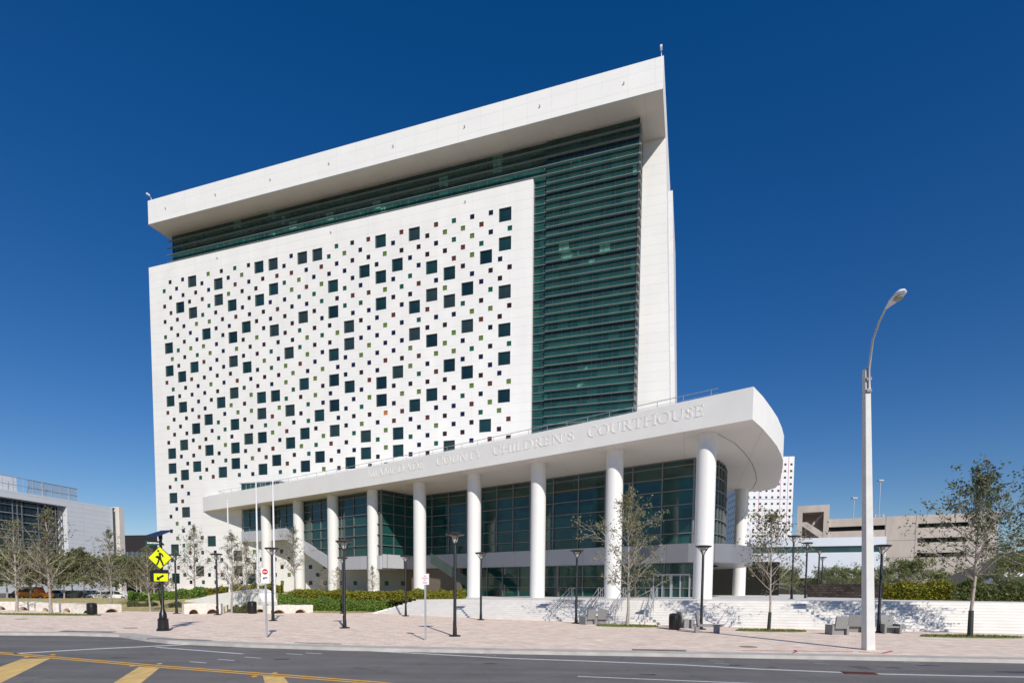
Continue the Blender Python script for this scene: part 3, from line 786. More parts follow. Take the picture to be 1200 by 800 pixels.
# raised lettering ---------------------------------------------------
TKN, TN, SR = .15, .065, .05
def rc_(x0, x1, y0, y1): return [(x0, y0), (x1, y0), (x1, y1), (x0, y1)]
def dg_(x0, y0, x1, y1, w): return [(x0 - w / 2, y0), (x0 + w / 2, y0), (x1 + w / 2, y1), (x1 - w / 2, y1)]
def arc_(cx, cy, rx, ry, a0, a1, tmin=TN, tmax=TKN, n=14):
    out = []
    for i in range(n):
        q = []
        for a in (lerp(a0, a1, i / n), lerp(a0, a1, (i + 1) / n)):
            c, s_ = math.cos(R(a)), math.sin(R(a)); th = lerp(tmin, tmax, abs(c) ** 1.5)
            q.append(((cx + rx * c, cy + ry * s_), (cx + (rx - th) * c, cy + (ry - min(th, tmin * 1.1)) * s_)))
        out.append([q[0][0], q[1][0], q[1][1], q[0][1]])
    return out
def serif(x, y, w=.24): return rc_(x - w / 2, x + w / 2, y, y + SR) if y < .5 else rc_(x - w / 2, x + w / 2, y - SR, y)
GL = {
 'M': (1.05, [rc_(.10, .17, 0, 1), rc_(.84, .84 + TKN, 0, 1), dg_(.17, 1, .52, .02, .14), dg_(.86, 1, .52, .02, .07), serif(.13, 0), serif(.91, 0, .3), serif(.13, 1), serif(.91, 1, .25)]),
 'I': (.36, [rc_(.11, .11 + TKN, 0, 1), serif(.185, 0, .32), serif(.185, 1, .32)]),
 'A': (.92, [dg_(.12, 0, .44, 1, .075), dg_(.78, 0, .46, 1, .16), rc_(.24, .66, .34, .40), serif(.12, 0), serif(.78, 0, .3)]),
 'D': (.92, [rc_(.10, .10 + TKN, 0, 1), serif(.17, 0, .3), serif(.17, 1, .3)] + arc_(.34, .5, .52, .5, -90, 90) + [rc_(.2, .36, 0, TN), rc_(.2, .36, 1 - TN, 1)]),
 'E': (.70, [rc_(.10, .10 + TKN, 0, 1), rc_(.1, .58, 0, TN), rc_(.1, .58, 1 - TN, 1), rc_(.2, .48, .48, .54), rc_(.54, .58, 0, .2), rc_(.54, .58, .8, 1), rc_(.46, .49, .41, .61), serif(.15, 0, .3), serif(.15, 1, .3)]),
 'C': (.86, arc_(.48, .5, .44, .51, 42, 318) + [rc_(.77, .81, .68, .92), rc_(.77, .81, .08, .28)]),
 'O': (.98, arc_(.49, .5, .45, .51, 0, 360, n=22)),
 'U': (.92, [rc_(.12, .12 + TKN, .35, 1), rc_(.74, .81, .35, 1), serif(.19, 1, .32), serif(.78, 1, .26)] + arc_(.465, .36, .345, .38, 180, 360)),
 'N': (.98, [rc_(.13, .20, 0, 1), rc_(.78, .85, 0, 1), dg_(.18, 1, .80, 0, .16), serif(.165, 0), serif(.16, 1, .26), serif(.815, 1)]),
 'T': (.80, [rc_(.325, .325 + TKN, 0, 1), rc_(.04, .76, 1 - TN, 1), rc_(.04, .08, .78, 1), rc_(.72, .76, .78, 1), serif(.4, 0, .34)]),
 'Y': (.88, [rc_(.37, .37 + TKN, 0, .5), dg_(.44, .45, .13, 1, .15), dg_(.46, .45, .77, 1, .07), serif(.445, 0, .34), serif(.13, 1, .3), serif(.77, 1, .25)]),
 'H': (1.0, [rc_(.12, .12 + TKN, 0, 1), rc_(.74, .74 + TKN, 0, 1), rc_(.2, .8, .48, .54)] + [serif(x, y, .32) for x in (.195, .815) for y in (0, 1)]),
 'L': (.70, [rc_(.12, .12 + TKN, 0, 1), rc_(.1, .60, 0, TN), rc_(.56, .60, 0, .22), serif(.195, 1, .32), serif(.15, 0, .3)]),
 'R': (.86, [rc_(.12, .12 + TKN, 0, 1), serif(.195, 0, .32), serif(.17, 1, .3), rc_(.2, .4, 1 - TN, 1), rc_(.2, .4, .47, .53), dg_(.42, .5, .75, 0, .15), serif(.78, 0, .2)] + arc_(.38, .735, .27, .265, -90, 90, n=10)),
 'S': (.64, arc_(.32, .745, .21, .255, 25, 240, n=12) + arc_(.32, .255, .23, .265, -155, 60, n=12) + [rc_(.50, .54, .72, .92), rc_(.09, .13, .08, .30), dg_(.36, .46, .28, .53, .17)]),
 "'": (.30, [dg_(.13, .72, .16, 1.0, .10)]),
 '-': (.46, [rc_(.08, .38, .36, .44)]),
}
def front_at(px):
    lo, hi = 0.0, 1.0
    for _ in range(40):
        md = (lo + hi) / 2; X, Y = Fc(md); q = RW @ (np.array([X, Y, 16.5]) - E3); u = CX + FPX * q[0] / q[2]
        if u < px: lo = md
        else: hi = md
    return lo
for word, x0, x1 in (("MIAMI-DADE", 430, 497.5), ("COUNTY", 511, 565), ("CHILDREN'S", 577, 673.5), ("COURTHOUSE", 688, 826)):
    ta, tb = front_at(x0), front_at(x1); tot = sum(GL[ch][0] for ch in word)
    cur = 0
    for k, ch in enumerate(word):
        w, polys = GL[ch]; lm_ = MB()
        pa = Vector(L(*Fc(lerp(ta, tb, cur / tot)))); pb_ = Vector(L(*Fc(lerp(ta, tb, (cur + w) / tot)))); cur += w
        ux = (pb_ - pa); sx = ux.length / w; ux.normalize(); ny = Vector((ux.y, -ux.x))
        cap = .98 if (k == 0 or (word[0] == 'M' and k == 6)) else .90
        for j, pg in enumerate(polys):
            if len(pg) < 3: continue
            dep = .022 + .0012 * (j % 12)
            ar = sum(pg[i][0] * pg[(i + 1) % 4][1] - pg[(i + 1) % 4][0] * pg[i][1] for i in range(4))
            if ar < 0: pg = pg[::-1]
            vv = []
            for dd in (dep, -.02):
                for gx, gy in pg:
                    q = pa + ux * gx * sx + ny * dd; vv.append((q.x, q.y, 16.18 + gy * cap))
            lm_.add(vv, [(0, 1, 2, 3), (0, 4, 5, 1), (1, 5, 6, 2), (2, 6, 7, 3), (3, 7, 4, 0)])
        lm_.build('letter', M['canopy'], can)

# columns ------------------------------------------------------------
for x, y in [(16.05, 46.45), (9.55, 52.05), (2.75, 57.75), (-4.25, 63.2), (-11.35, 68.7), (-18.4, 73.9), (-25.3, 78.7), (-32.1, 83.7), (-39.1, 88.4), (29.2, 70.6)]:
    if x < 20: x -= .14; y -= .64
    s_, v_ = L(x, y)
    c = MB().lathe([(.78, .2), (.78, 6.35), (.765, 6.36), (.765, 6.39), (.78, 6.40), (.78, 14.3), (.765, 14.31), (.765, 14.34), (.78, 14.35), (.78, CB + .05)], 40)
    o = c.build('column', M['column'], court, smooth=30); o.location = (s_, v_, 0)

# lobby glazing: polylines in plan with sills --------------------------------
lob, lobf, spn = MB(), MB(), MB()
def wall_strip(pl, z0, z1, mb, off=0.0):
    q = offs(pl, off) if off else pl
    for i in range(len(q) - 1):
        za, zb = (z0[i], z0[i + 1]) if hasattr(z0, '__len__') else (z0, z0)
        zc, zd = (z1[i], z1[i + 1]) if hasattr(z1, '__len__') else (z1, z1)
        a, b_ = L(*q[i]), L(*q[i + 1])
        mb.quad((*a, za), (*b_, zb), (*b_, zd), (*a, zc))
def mull(pl, z0f, z1, step, rows, dep=.14, w=.06, phase=0.3):
    tot = 0
    for i in range(len(pl) - 1):
        a, b_ = Vector(pl[i]), Vector(pl[i + 1]); d = (b_ - a).length; t_ = (b_ - a).normalized(); nn = Vector((t_.y, -t_.x))
        n_ = max(1, round(d / step))
        for k in range(n_ + 1):
            if k == n_ and i < len(pl) - 2 and d < step * 1.5: continue
            u = k / n_; p_ = a.lerp(b_, u); zb = lerp(z0f(i), z0f(i + 1), u)
            c0 = p_ - t_ * w / 2; c1 = p_ + t_ * w / 2
            lobf.prism([L(*(c0 + nn * dep)), L(*(c1 + nn * dep)), L(*(c1 - nn * .02)), L(*(c0 - nn * .02))], zb, z1)
        for zr in rows:
            za, zb = z0f(i), z0f(i + 1)
            u0, u1 = 0.0, 1.0
            if zr <= min(za, zb) - .01 and za == zb: continue
            if za != zb:
                if zr < min(za, zb): continue
                if zr < max(za, zb):
                    uu = (zr - za) / (zb - za)
                    if za > zb: u0 = uu
                    else: u1 = uu
            p_, q_ = a.lerp(b_, u0), a.lerp(b_, u1)
            dd = dep * (1.7 if zr < 13 and zr > 7 else .9)
            lobf.prism([L(*(p_ + nn * dd)), L(*(q_ + nn * dd)), L(*(q_ - nn * .015)), L(*(p_ - nn * .015))], zr - .04, zr + .04)
bayL = [(-45.4, 92.7), (-40.3, 89.5), (-35.3, 86.0), (-26.2, 79.3), (-21.8, 75.9), (-17.3, 72.6)]
bayz = [11.5, 11.5, 11.5, 6.6, 6.6, 6.6]
ret = [(-17.3, 72.6), (-13.6, 77.2)]
main = [(-13.6, 77.6), (-6, 72.3), (2.1, 66.1), (10, 59.75), (17.6, 53.9), (18.9, 53.9), (20.3, 55.0), (21.6, 56.9), (22.7, 59.2), (23.7, 62.0), (24.5, 65.0), (24.9, 68.0), (24.8, 71.5), (24, 75)]
rowsU = [8.0, 9.4, 10.8, 12.2, 13.5, 14.6]
wall_strip(bayL, bayz, CB, lob); wall_strip(ret, 6.8, CB, lob); wall_strip(main, 6.9, CB, lob)
zfun = lambda i: bayz[i]
mull(bayL, zfun, CB, 2.3, rowsU + [6.65, 15.12])
mull(ret, lambda i: 6.8, CB, 2.3, rowsU + [15.12]); mull(main[:5], lambda i: 6.9, CB, 2.9, rowsU + [6.95, 15.12], w=.12)
mull(main[4:], lambda i: 6.9, CB, 1.5, rowsU + [6.95, 15.12], w=.06)
low = offs(main, 1.2)
wall_strip(low, 0.8, 5.1, lob)
mull(low[1:5], lambda i: 1.4, 5.1, 2.9, [2.6, 3.85], w=.10); mull(low[4:], lambda i: 1.4, 5.1, 1.5, [2.6, 3.85], w=.06)
lob.build('lobby_glass', M['lobby'], court); lobf.build('lobby_frame', M['lobframe'], court)
# spandrel band under the glazing, with its soffit
def band(pl, zb, zt_, off, back_):
    q = offs(pl, -off); r_ = offs(pl, back_)
    for i in range(len(pl) - 1):
        a, b_, c, d = L(*q[i]), L(*q[i + 1]), L(*r_[i + 1]), L(*r_[i])
        z0, z1, z2, z3 = zb[i], zb[i + 1], zt_[i], zt_[i + 1]
        spn.quad((*a, z0), (*b_, z1), (*b_, z3), (*a, z2)); spn.quad((*d, z0), (*c, z1), (*b_, z1), (*a, z0)); spn.quad((*a, z2), (*b_, z3), (*c, z3), (*d, z2))
    for i in (0, len(pl) - 1):
        a, d = L(*q[i]), L(*r_[i]); spn.quad((*a, zb[i]), (*d, zb[i]), (*d, zt_[i]), (*a, zt_[i]))
band(bayL, [z - 1.75 for z in bayz], bayz, .28, 2.5)
band([(-17.3, 72.6), (-13.6, 77.2)], [5.0] * 2, [6.8] * 2, .28, 3.0)
mb_ = [(-14, 77.6), (-6, 72.0), (2.1, 65.7), (10, 59.3), (17.2, 53.6), (19.2, 53.2), (21.2, 53.8), (23.3, 55.6), (25.2, 58.4), (26.4, 61.5), (26.9, 65), (26.6, 69), (25.5, 74)]
mx_ = Vector(mb_[3]).lerp(Vector(mb_[4]), .42)
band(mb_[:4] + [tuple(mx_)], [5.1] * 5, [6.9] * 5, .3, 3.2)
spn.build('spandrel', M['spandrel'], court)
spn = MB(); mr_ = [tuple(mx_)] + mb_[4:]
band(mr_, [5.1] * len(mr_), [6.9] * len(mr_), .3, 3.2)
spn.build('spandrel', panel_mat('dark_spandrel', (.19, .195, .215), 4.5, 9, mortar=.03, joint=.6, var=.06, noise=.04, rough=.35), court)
# rear closure under the bays, entry doors
dr_ = MB()
p0, p1 = Vector(low[3]).lerp(Vector(low[4]), .55), Vector(low[3]).lerp(Vector(low[4]), .95); t_ = (p1 - p0).normalized(); nn = Vector((t_.y, -t_.x))
def dpost(u0, u1, z0, z1, d0=.02, d1=.16):
    a, b_ = p0 + t_ * u0, p0 + t_ * u1
    dr_.prism([L(*(a + nn * d1)), L(*(b_ + nn * d1)), L(*(b_ + nn * d0)), L(*(a + nn * d0))], z0, z1)
wd = (p1 - p0).length
for u in (0, wd * .25, wd * .5 - .06, wd * .5 + .06, wd * .75, wd): dpost(u - .06, u + .06, 1.3, 4.0)
dpost(0, wd, 3.9, 4.05, .02, .17); dpost(0, wd, 1.3, 1.6, .02, .15)
dr_.build('entry_door', M['alu'], court)
# glass stair balustrade under the canopy
sg = MB(); a, b_ = L(-10.6, 71.0), L(-4.2, 67.4)
sg.add([(*a, 5.6), (*b_, 1.6), (*b_, 2.9), (*a, 6.9), (a[0] + .05, a[1] + .1, 5.6), (b_[0] + .05, b_[1] + .1, 1.6), (b_[0] + .05, b_[1] + .1, 2.9), (a[0] + .05, a[1] + .1, 6.9)], [(0, 1, 2, 3), (7, 6, 5, 4), (3, 2, 6, 7), (1, 0, 4, 5)])
ri = MB(); ri.prism([L(25.0, 76.5), L(37.0, 76.0), L(38.0, 82), L(25, 84)], 1.5, 6.4)  # solid block added for the dim interior, its shade painted near-black
ri.build('dim_interior_block', mat('painted_interior_shade', (.015, .015, .013), .9, spec=.1), court)
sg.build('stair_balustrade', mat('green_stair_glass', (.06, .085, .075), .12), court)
# shaded back wall below the lobby, to the left
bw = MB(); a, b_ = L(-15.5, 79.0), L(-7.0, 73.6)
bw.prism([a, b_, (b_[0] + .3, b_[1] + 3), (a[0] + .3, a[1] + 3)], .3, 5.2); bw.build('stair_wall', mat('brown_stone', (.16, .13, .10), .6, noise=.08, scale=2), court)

# ------------------------------------------------------------------ street furniture
def street_lamp():
    t = thing('street_lamp', '', 'street lamp')
    MB().lathe([(.30, 0), (.30, .05), (.11, .09), (.10, .45), (.085, .5), (.07, 4.55), (.055, 4.6)], 14).build('post', M['black'], t, smooth=35)
    MB().box(-.04, .04, -.13, -.06, .5, .75).build('socket_box', M['black'], t)
    MB().lathe([(.05, 4.62), (.11, 4.70), (.15, 4.84), (.16, 4.99)], 16).build('lens', M['lens'], t, smooth=35)
    a = MB()
    for k in range(4):
        an = math.pi / 4 + k * math.pi / 2; c, s_ = math.cos(an), math.sin(an)
        a.tube([(.06 * c, .06 * s_, 4.55), (.13 * c, .13 * s_, 4.70), (.42 * c, .42 * s_, 5.04)], .022, 6)
    a.build('bracket', M['black'], t)
    MB().lathe([(.38, 4.99), (.47, 5.03), (.475, 5.09), (.30, 5.12), (.10, 5.13)], 20).build('hood', M['black'], t, smooth=35)
    return t
lamp0 = street_lamp(); used = [False]
def use(proto, flag):
    if not flag[0]: flag[0] = True; return proto
    return copy_tree(proto)
LAMPS = [
 (533, 745, None, 'nearest black street lamp, just right of the white no parking sign'),
 (563.5, 726, None, 'black street lamp at the foot of the steps, right of the nearest lamp'),
 (404, 735.5, None, 'black street lamp between the hedge and the kerb with a farther lamp right behind it'),
 (320, 727, None, 'black street lamp right beside the red disc arrow sign'),
 (255, 720, None, 'black street lamp in front of the left end of the white sloping wall'),
 (475.5, 721.5, None, 'black street lamp before the sloping left end of the steps'),
 (675, 730, None, 'black street lamp at the steps beside two granite chairs'),
 (821.5, 737, None, 'black street lamp behind the granite bench and litter bin'),
 (207, 718.5, None, 'black street lamp behind the pedestrian crossing sign'),
 (402, 718.5, None, 'farther black street lamp half hidden behind another lamp at the hedge'),
 (299.5, 711.5, None, 'small black street lamp behind the litter bin on the white sloping wall'),
 (1029, 741, None, 'black street lamp just right of the tall concrete light pole'),
 (928, 700.5, 1.7, 'black street lamp on the terrace partly hidden by the small street tree'),
 (945, 700.8, 1.7, 'black street lamp on the terrace in front of the white low building'),
 (957, 699.6, 1.7, 'left of the two smallest far street lamps on the terrace'),
 (962, 699.2, 1.7, 'right of the two smallest far street lamps on the terrace')]
for k, (x, y, z, lb) in enumerate(LAMPS):
    o = use(lamp0, used); z = z or 0
    if k == 12: p = AT(928, 44)
    elif k == 13: p = AT(944, 50)
    elif k == 14: p = AT(958.5, 58)
    elif k == 15: p = AT(962.5, 71)
    else: p = G(x, y, z)
    if k == 10: p = (p[0], p[1])
    o.location = (p[0], p[1], z); o.rotation_euler = (0, 0, R(-20 + k * 1.5)); tag(o, lb, 'street lamp', 'black street lamps of the plaza')

# tall concrete light pole
pp = G(1017.5, 761)
tl = thing('light_pole', 'tall square concrete light pole with curved arm and cobra lamp at the kerb', 'light pole', (pp[0], pp[1], 0), 0)
tl.rotation_euler = (0, R(-3.2), 0)
HP = 14.2
sc = (761 - 693) / 2.4   # pixels per metre at the pole
HP = 11.3
w0, w1 = .185, .105
mbp = MB().add([(-w0, -w0, 0), (w0, -w0, 0), (w0, w0, 0), (-w0, w0, 0), (-w1, -w1, HP), (w1, -w1, HP), (w1, w1, HP), (-w1, w1, HP)], [(3, 2, 1, 0), (4, 5, 6, 7), (0, 1, 5, 4), (1, 2, 6, 5), (2, 3, 7, 6), (3, 0, 4, 7)])
mbp.build('pole', M['polecon'], tl, bevel=.025)
arm = [(.0, -w1 - .05, HP - .75), (.0, -w1 - .06, HP - .05), (-.07, -.5, HP + .9), (-.14, -1.0, HP + 1.38), (-.24, -1.5, HP + 1.6)]
MB().tube(arm, [.05, .05, .042, .038, .035], 8).build('arm', M['galv'], tl, smooth=50)
for zq in (.5, .95): MB().box(-.10, .10, -w1 - .08, -w1 + .0, HP - zq, HP - zq + .11).build('clamp', M['lobframe'], tl)
hd = bpy.data.objects.new('lamp_head', None)
# luminaire: flattened teardrop
hm_ = MB(); pr = [(0, .05, .05), (.15, .09, .08), (.45, .20, .13), (.8, .24, .15), (1.0, .2, .12), (1.1, .05, .04)]
base = 0; nseg = 14
for u, rw_, rh in pr:
    for k in range(nseg):
        a = 2 * math.pi * k / nseg; zz = rh * math.sin(a); zz = zz if zz > 0 else zz * .55
        hm_.v.append((rw_ * math.cos(a), -u, zz))
for i in range(len(pr) - 1):
    for k in range(nseg):
        a, b_ = i * nseg + k, i * nseg + (k + 1) % nseg; hm_.f.append((a, a + nseg, b_ + nseg, b_)); hm_.mi.append(0)
hm_.f.append(tuple(range(nseg))); hm_.mi.append(0); hm_.f.append(tuple(range(len(hm_.v) - 1, len(hm_.v) - nseg - 1, -1))); hm_.mi.append(0)
ho = hm_.build('lamp_head', M['polewhite'], tl, smooth=50); ho.location = arm[-1]; ho.rotation_euler = (R(-16), 0, R(7)); ho.scale = (.85, .8, .9)
lo_ = MB().lathe([(.19, -.02), (.17, -.06), (.08, -.085), (.01, -.09)][::-1], 16).build('lens', mat('lamp_glass', (.35, .33, .26), .2), ho, smooth=40); lo_.location = (0, -.72, -.06)

# pedestrian crossing sign assembly
sp_ = G(191.5, 738.5); ps = (738.5 - 686) / 2.4
ped = thing('crossing_sign', 'yellow walking figure sign with solar panel and arrow plate on an ornate black post', 'road sign', (sp_[0], sp_[1], 0), R(6))
MB().lathe([(.33, 0), (.33, .08), (.27, .12), (.25, .55), (.27, .60), (.19, .68), (.17, .95), (.12, 1.02), (.11, 1.12), (.075, 1.2), (.07, 4.9)], 16).build('post', M['black'], ped, smooth=35)
zz0 = 5.02
SQ = [(-.52, -.40, .0), (.08, -.45, -.03), (.50, .30, .36), (-.12, .33, .33)]
slp = MB().add(SQ + [(a, b_, c - .04) for a, b_, c in SQ], [(0, 1, 2, 3), (7, 6, 5, 4), (0, 4, 5, 1), (1, 5, 6, 2), (2, 6, 7, 3), (3, 7, 4, 0)])
so = slp.build('solar_panel', M['solar'], ped); so.location = (0, 0, zz0)
MB().box(-.07, .07, -.07, .07, 4.85, 5.12).build('solar_mount', M['black'], ped)
def plate(parent, name, pts, z, y, th, m_, depth=.02):
    return MB().profile(pts, Matrix.Translation((0, y, z)), th).build(name, m_, parent)
dz = 3.87; hd_ = .62
dia = plate(ped, 'warning_plate', [(0, -hd_), (hd_, 0), (0, hd_), (-hd_, 0)], dz, -.115, .02, M['black'])
MB().profile([(0, -hd_ + .045), (hd_ - .045, 0), (0, hd_ - .045), (-hd_ + .045, 0)], Matrix.Translation((0, -.121, dz)), .004).build('yellow_face', M['yellow'], dia)
pic = MB()
def pf(pts, mb=pic, y=-.127, z=dz, x=0): mb.profile(pts, Matrix.Translation((x, y, z)), .004)
hdp = [(-.07 + .055 * math.cos(a * math.pi / 6), .36 + .055 * math.sin(a * math.pi / 6)) for a in range(12)]
pf(hdp)
pf([(-.06, .27), (.03, .28), (.14, .20), (.20, .06), (.13, .03), (.10, .13), (.06, .16), (.07, -.04), (.14, -.22), (.20, -.40), (.12, -.42), (.05, -.24), (-.01, -.10), (-.06, -.26), (-.14, -.40), (-.21, -.37), (-.13, -.22), (-.07, -.02), (-.07, .12), (-.13, .07), (-.21, .08), (-.22, .02), (-.11, .0), (-.04, .08)])
pic.build('walking_figure', M['black'], dia)
az = 2.84
MB().box(-.43, .36, -.14, -.02, az + .24, az + .40).build('flasher_bar', M['black'], ped)
MB().box(-.50, -.34, -.16, .0, az - .24, az + .32).build('battery_box', M['black'], ped)
ap = MB().box(-.36, .40, -.122, -.10, az - .23, az + .23).build('arrow_plate', M['black'], ped)
MB().box(-.33, .375, -.127, -.122, az - .205, az + .205).build('yellow_face', M['yellow'], ap)
ar = MB(); ar.profile([(-.20, -.13), (-.02, -.165), (-.06, -.085), (.19, .07), (.13, .15), (-.115, -.0), (-.165, .06)], Matrix.Translation((0, -.132, az)), .004); ar.build('arrow', M['black'], ap)
ssn = MB().box(-.74, -.08, -.03, .0, 4.54, 4.76).build('street_name_plate', M['signgreen'], ped)
tx = MB()
xq = -.64
for w in (.05, .03, .05, .05, .02, .05, .04, .05, .05): tx.box(xq, xq + w, -.034, -.03, 4.61, 4.69); xq += w + .022
tx.build('faded_lettering', M['signwhite'], ssn)
MB().tube([(.04, -.09, 4.5), (.16, -.16, 4.62), (.24, -.2, 4.55)], .05, 8).build('sensor', M['black'], ped)
MB().tube([(-.13, -.02, az - .2), (-.16, -.02, 1.9), (-.1, -.02, 1.55), (-.06, 0, 1.3)], .03, 6).build('conduit', M['black'], ped)

# the two small kerbside signs
q = G(312.5, 746.8); pxm = (746.8 - 686.8) / 2.4
s1 = thing('arrow_sign', 'white rectangular sign with red disc above a left arrow on a grey post', 'road sign', (q[0], q[1], 0), R(3))
MB().box(-.04, .04, -.025, .025, 0, 3.25).build('post', M['galv'], s1)
zc = (746.8 - 674) / pxm
pl1 = MB().box(-.19, .19, -.04, -.026, zc - .36, zc + .36).build('sign_plate', M['signwhite'], s1)
c_ = MB().profile([(.13 * math.cos(a * math.pi / 12), .13 * math.sin(a * math.pi / 12)) for a in range(24)], Matrix.Translation((0, -.045, zc + .18)), .004).build('red_disc', M['signred'], pl1)
MB().box(-.085, .085, -.049, -.045, zc + .155, zc + .205).build('white_bar', M['signwhite'], pl1)
b_ = MB(); b_.profile([(-.11, -.13), (-.04, -.20), (-.04, -.15), (.0, -.125), (.10, -.125), (.10, -.075), (-.01, -.075), (-.05, -.1), (-.05, -.06)], Matrix.Translation((0, -.045, zc)), .004)
b_.build('arrow', M['black'], pl1)
q = G(498.5, 749.6); pxm = (749.6 - 688.4) / 2.4
s2 = thing('parking_sign', 'white sign with small red writing on a bare steel post by the kerb', 'road sign', (q[0], q[1], 0), R(-4))
MB().box(-.04, .04, -.025, .025, 0, 3.0).build('post', M['galv'], s2)
zc = (749.6 - 678.5) / pxm
pl2 = MB().box(-.18, .18, -.04, -.026, zc - .24, zc + .26).build('sign_plate', M['signwhite'], s2)
fa = mat('faded_red', (.60, .25, .27), .5)
for zz, x0, x1, h in ((.15, -.06, .05, .03), (.05, -.14, .13, .03), (-.04, -.07, .04, .02), (-.15, -.1, .1, .035)):
    w_ = MB(); xx = x0
    while xx < x1: w_.box(xx, min(x1, xx + .022), -.044, -.04, zc + zz - h, zc + zz + h); xx += .034
    w_.build('red_writing', fa, pl2)


# flagpoles without flags
for k, (x, yt, dep) in enumerate([(269, 588, 66), (302.5, 557, 60), (322, 565.5, 55)]):
    p = AT(x, dep); zt_ = ZAT(x, yt, dep)
    f_ = thing('flagpole', ['shortest bare white flagpole, leftmost of the three', 'tallest bare white flagpole, middle of the three', 'bare white flagpole rightmost of the three, above the arrow sign'][k], 'flagpole', (p[0], p[1], .6), 0, 'bare white flagpoles before the building')
    H_ = zt_ - .6
    MB().tube([(0, 0, 0), (0, 0, H_ * .5), (0, 0, H_)], [.12, .10, .06], 12).build('pole', M['polewhite'], f_, smooth=40)
    MB().lathe([(.02, H_), (.09, H_ + .05), (.11, H_ + .12), (.08, H_ + .19), (.01, H_ + .22)], 12).build('finial', M['polewhite'], f_, smooth=50)
    MB().lathe([(.22, 0), (.22, .05), (.16, .12), (.12, .18)], 14).build('collar', M['polewhite'], f_, smooth=35)

# litter bins
def litter_bin():
    t = thing('litter_bin', '', 'litter bin')
    b_ = MB().lathe([(.30, .0), (.31, .04), (.33, .5), (.34, .86), (.33, .88)], 20).build('body', M['black'], t, smooth=35)
    MB().lathe([(.36, .88), (.37, .92), (.36, .97), (.30, 1.02), (.16, 1.05)], 20).build('lid', M['black'], t, smooth=35)
    s_ = MB()
    for k in range(20):
        a = 2 * math.pi * k / 20; s_.tube([(.345 * math.cos(a), .345 * math.sin(a), .06), (.36 * math.cos(a), .36 * math.sin(a), .86)], .014, 4)
    s_.build('bars', M['black'], t)
    return t
lb0 = litter_bin(); fl = [False]
for x, y, s_, lb in ((790.5, 737.3, .95, 'black round litter bin beside the granite bench'), (108, 720.5, .95, 'black litter bin at the far left by the white stone seats'), (295.5, 718.5, 1.05, 'black litter bin in front of the white sloping wall')):
    o = use(lb0, fl); p = G(x, y); o.location = (*p, 0); o.scale = (s_, s_, s_); tag(o, lb, 'litter bin', 'black litter bins')

# granite chairs and bench
def granite_chair():
    t = thing('granite_chair', '', 'chair')
    bk = MB().box(-.36, .36, -.06, .06, 0, .72).build('backrest', M['granite'], t, bevel=.012); bk.location = (0, .32, .38); bk.rotation_euler = (R(-12), 0, 0)
    MB().box(-.36, .36, -.42, .30, .36, .46).build('seat', M['granite'], t, bevel=.012)
    for s_ in (-1, 1):
        MB().box(s_ * .37, s_ * .50, -.45, .34, 0, .58).build('side_slab', M['granite'], t, bevel=.012)
    MB().box(-.30, .30, .05, .18, 0, .36).build('plinth', M['granite'], t)
    return t
gc0 = granite_chair(); gf_ = [False]
for x, y, rz, lb in ((981, 743, 180, 'granite chair seen from behind left of the tall light pole'), (1000, 740, 158, 'granite chair turned sideways right against the tall light pole'),
                     (1042, 741.5, -8, 'granite chair facing the street right of the tall light pole'),
                     (689, 731, -150, 'granite chair in tree shade right beside the street lamp at the steps'), (706, 731, 170, 'granite chair in tree shade nearest the bare tree trunk'),
                     (803, 735, 100, 'granite chair just behind the litter bin')):
    o = use(gc0, gf_); p = G(x, y); o.location = (*p, 0); o.rotation_euler = (0, 0, R(rz)); o.scale = (.92, .92, .95); tag(o, lb, 'chair', 'grey granite chairs on the plaza')
p = G(829, 741)
gb = thing('granite_bench', 'grey granite bench with upright back slab right of the litter bin', 'bench', (*p, 0), R(-12))
MB().box(-.75, .75, -.25, .25, .36, .48).build('seat', M['granite'], gb, bevel=.012)
o = MB().box(-.07, .07, -.34, .34, 0, .72).build('backrest', M['granite'], gb, bevel=.012); o.location = (-.50, 0, .42); o.rotation_euler = (0, R(-8), 0)
MB().box(.35, .62, -.24, .24, 0, .36).build('support', M['granite'], gb, bevel=.012); MB().box(-.68, -.45, -.24, .24, 0, .36).build('support', M['granite'], gb, bevel=.012)

# handrails on the steps
def dist_on(px):  # point on the bottom line seen at px
    best = None
    for k in range(len(SB) - 1):
        for j in range(40):
            X, Y = lerp(SB[k][0], SB[k + 1][0], j / 40), lerp(SB[k][1], SB[k + 1][1], j / 40); u = CX + FPX * X / Y * 1.0
            if best is None or abs(u - px) < best[0]: best = (abs(u - px), X, Y, k)
    return best[1:]
for k, (xa, lb) in enumerate([(646, 'leftmost steel handrail on the steps'), (684, 'steel handrail on the steps behind the two granite chairs'), (716, 'steel handrail on the steps behind the tree trunk'), (757, 'rightmost steel handrail on the steps, leading to the doors')]):
    X, Y, ki = dist_on(xa); a, b_ = Vector(SB[ki]), Vector(SB[ki + 1]); t_ = (b_ - a).normalized(); nn = Vector((-t_.y, t_.x)); 
    hr = thing('handrail', lb, 'handrail', (X, Y, 0), math.atan2(t_.y, t_.x), 'steel handrails on the steps')
    run = .34 * NR; hz = zt(X)
    for off in (0, .35):
        r_ = MB(); P0 = [(off, -.35, .92), (off, 0, .95), (off, run, hz + .95), (off, run + .45, hz + .95), (off, run + .45, hz + .02)]
        P0 = [(off, -.4, .3), (off, -.4, .9)] + P0[1:]
        r_.tube(P0, .028, 8); r_.tube([(off, 0, .62), (off, run, hz + .62)], .016, 6); r_.build('rail', M['galv'], hr, smooth=50)
        for u in (.02, .5, .98):
            MB().tube([(off, run * u, hz * u * .97), (off, run * u, hz * u + .93)], .024, 8).build('post', M['galv'], hr, smooth=50)

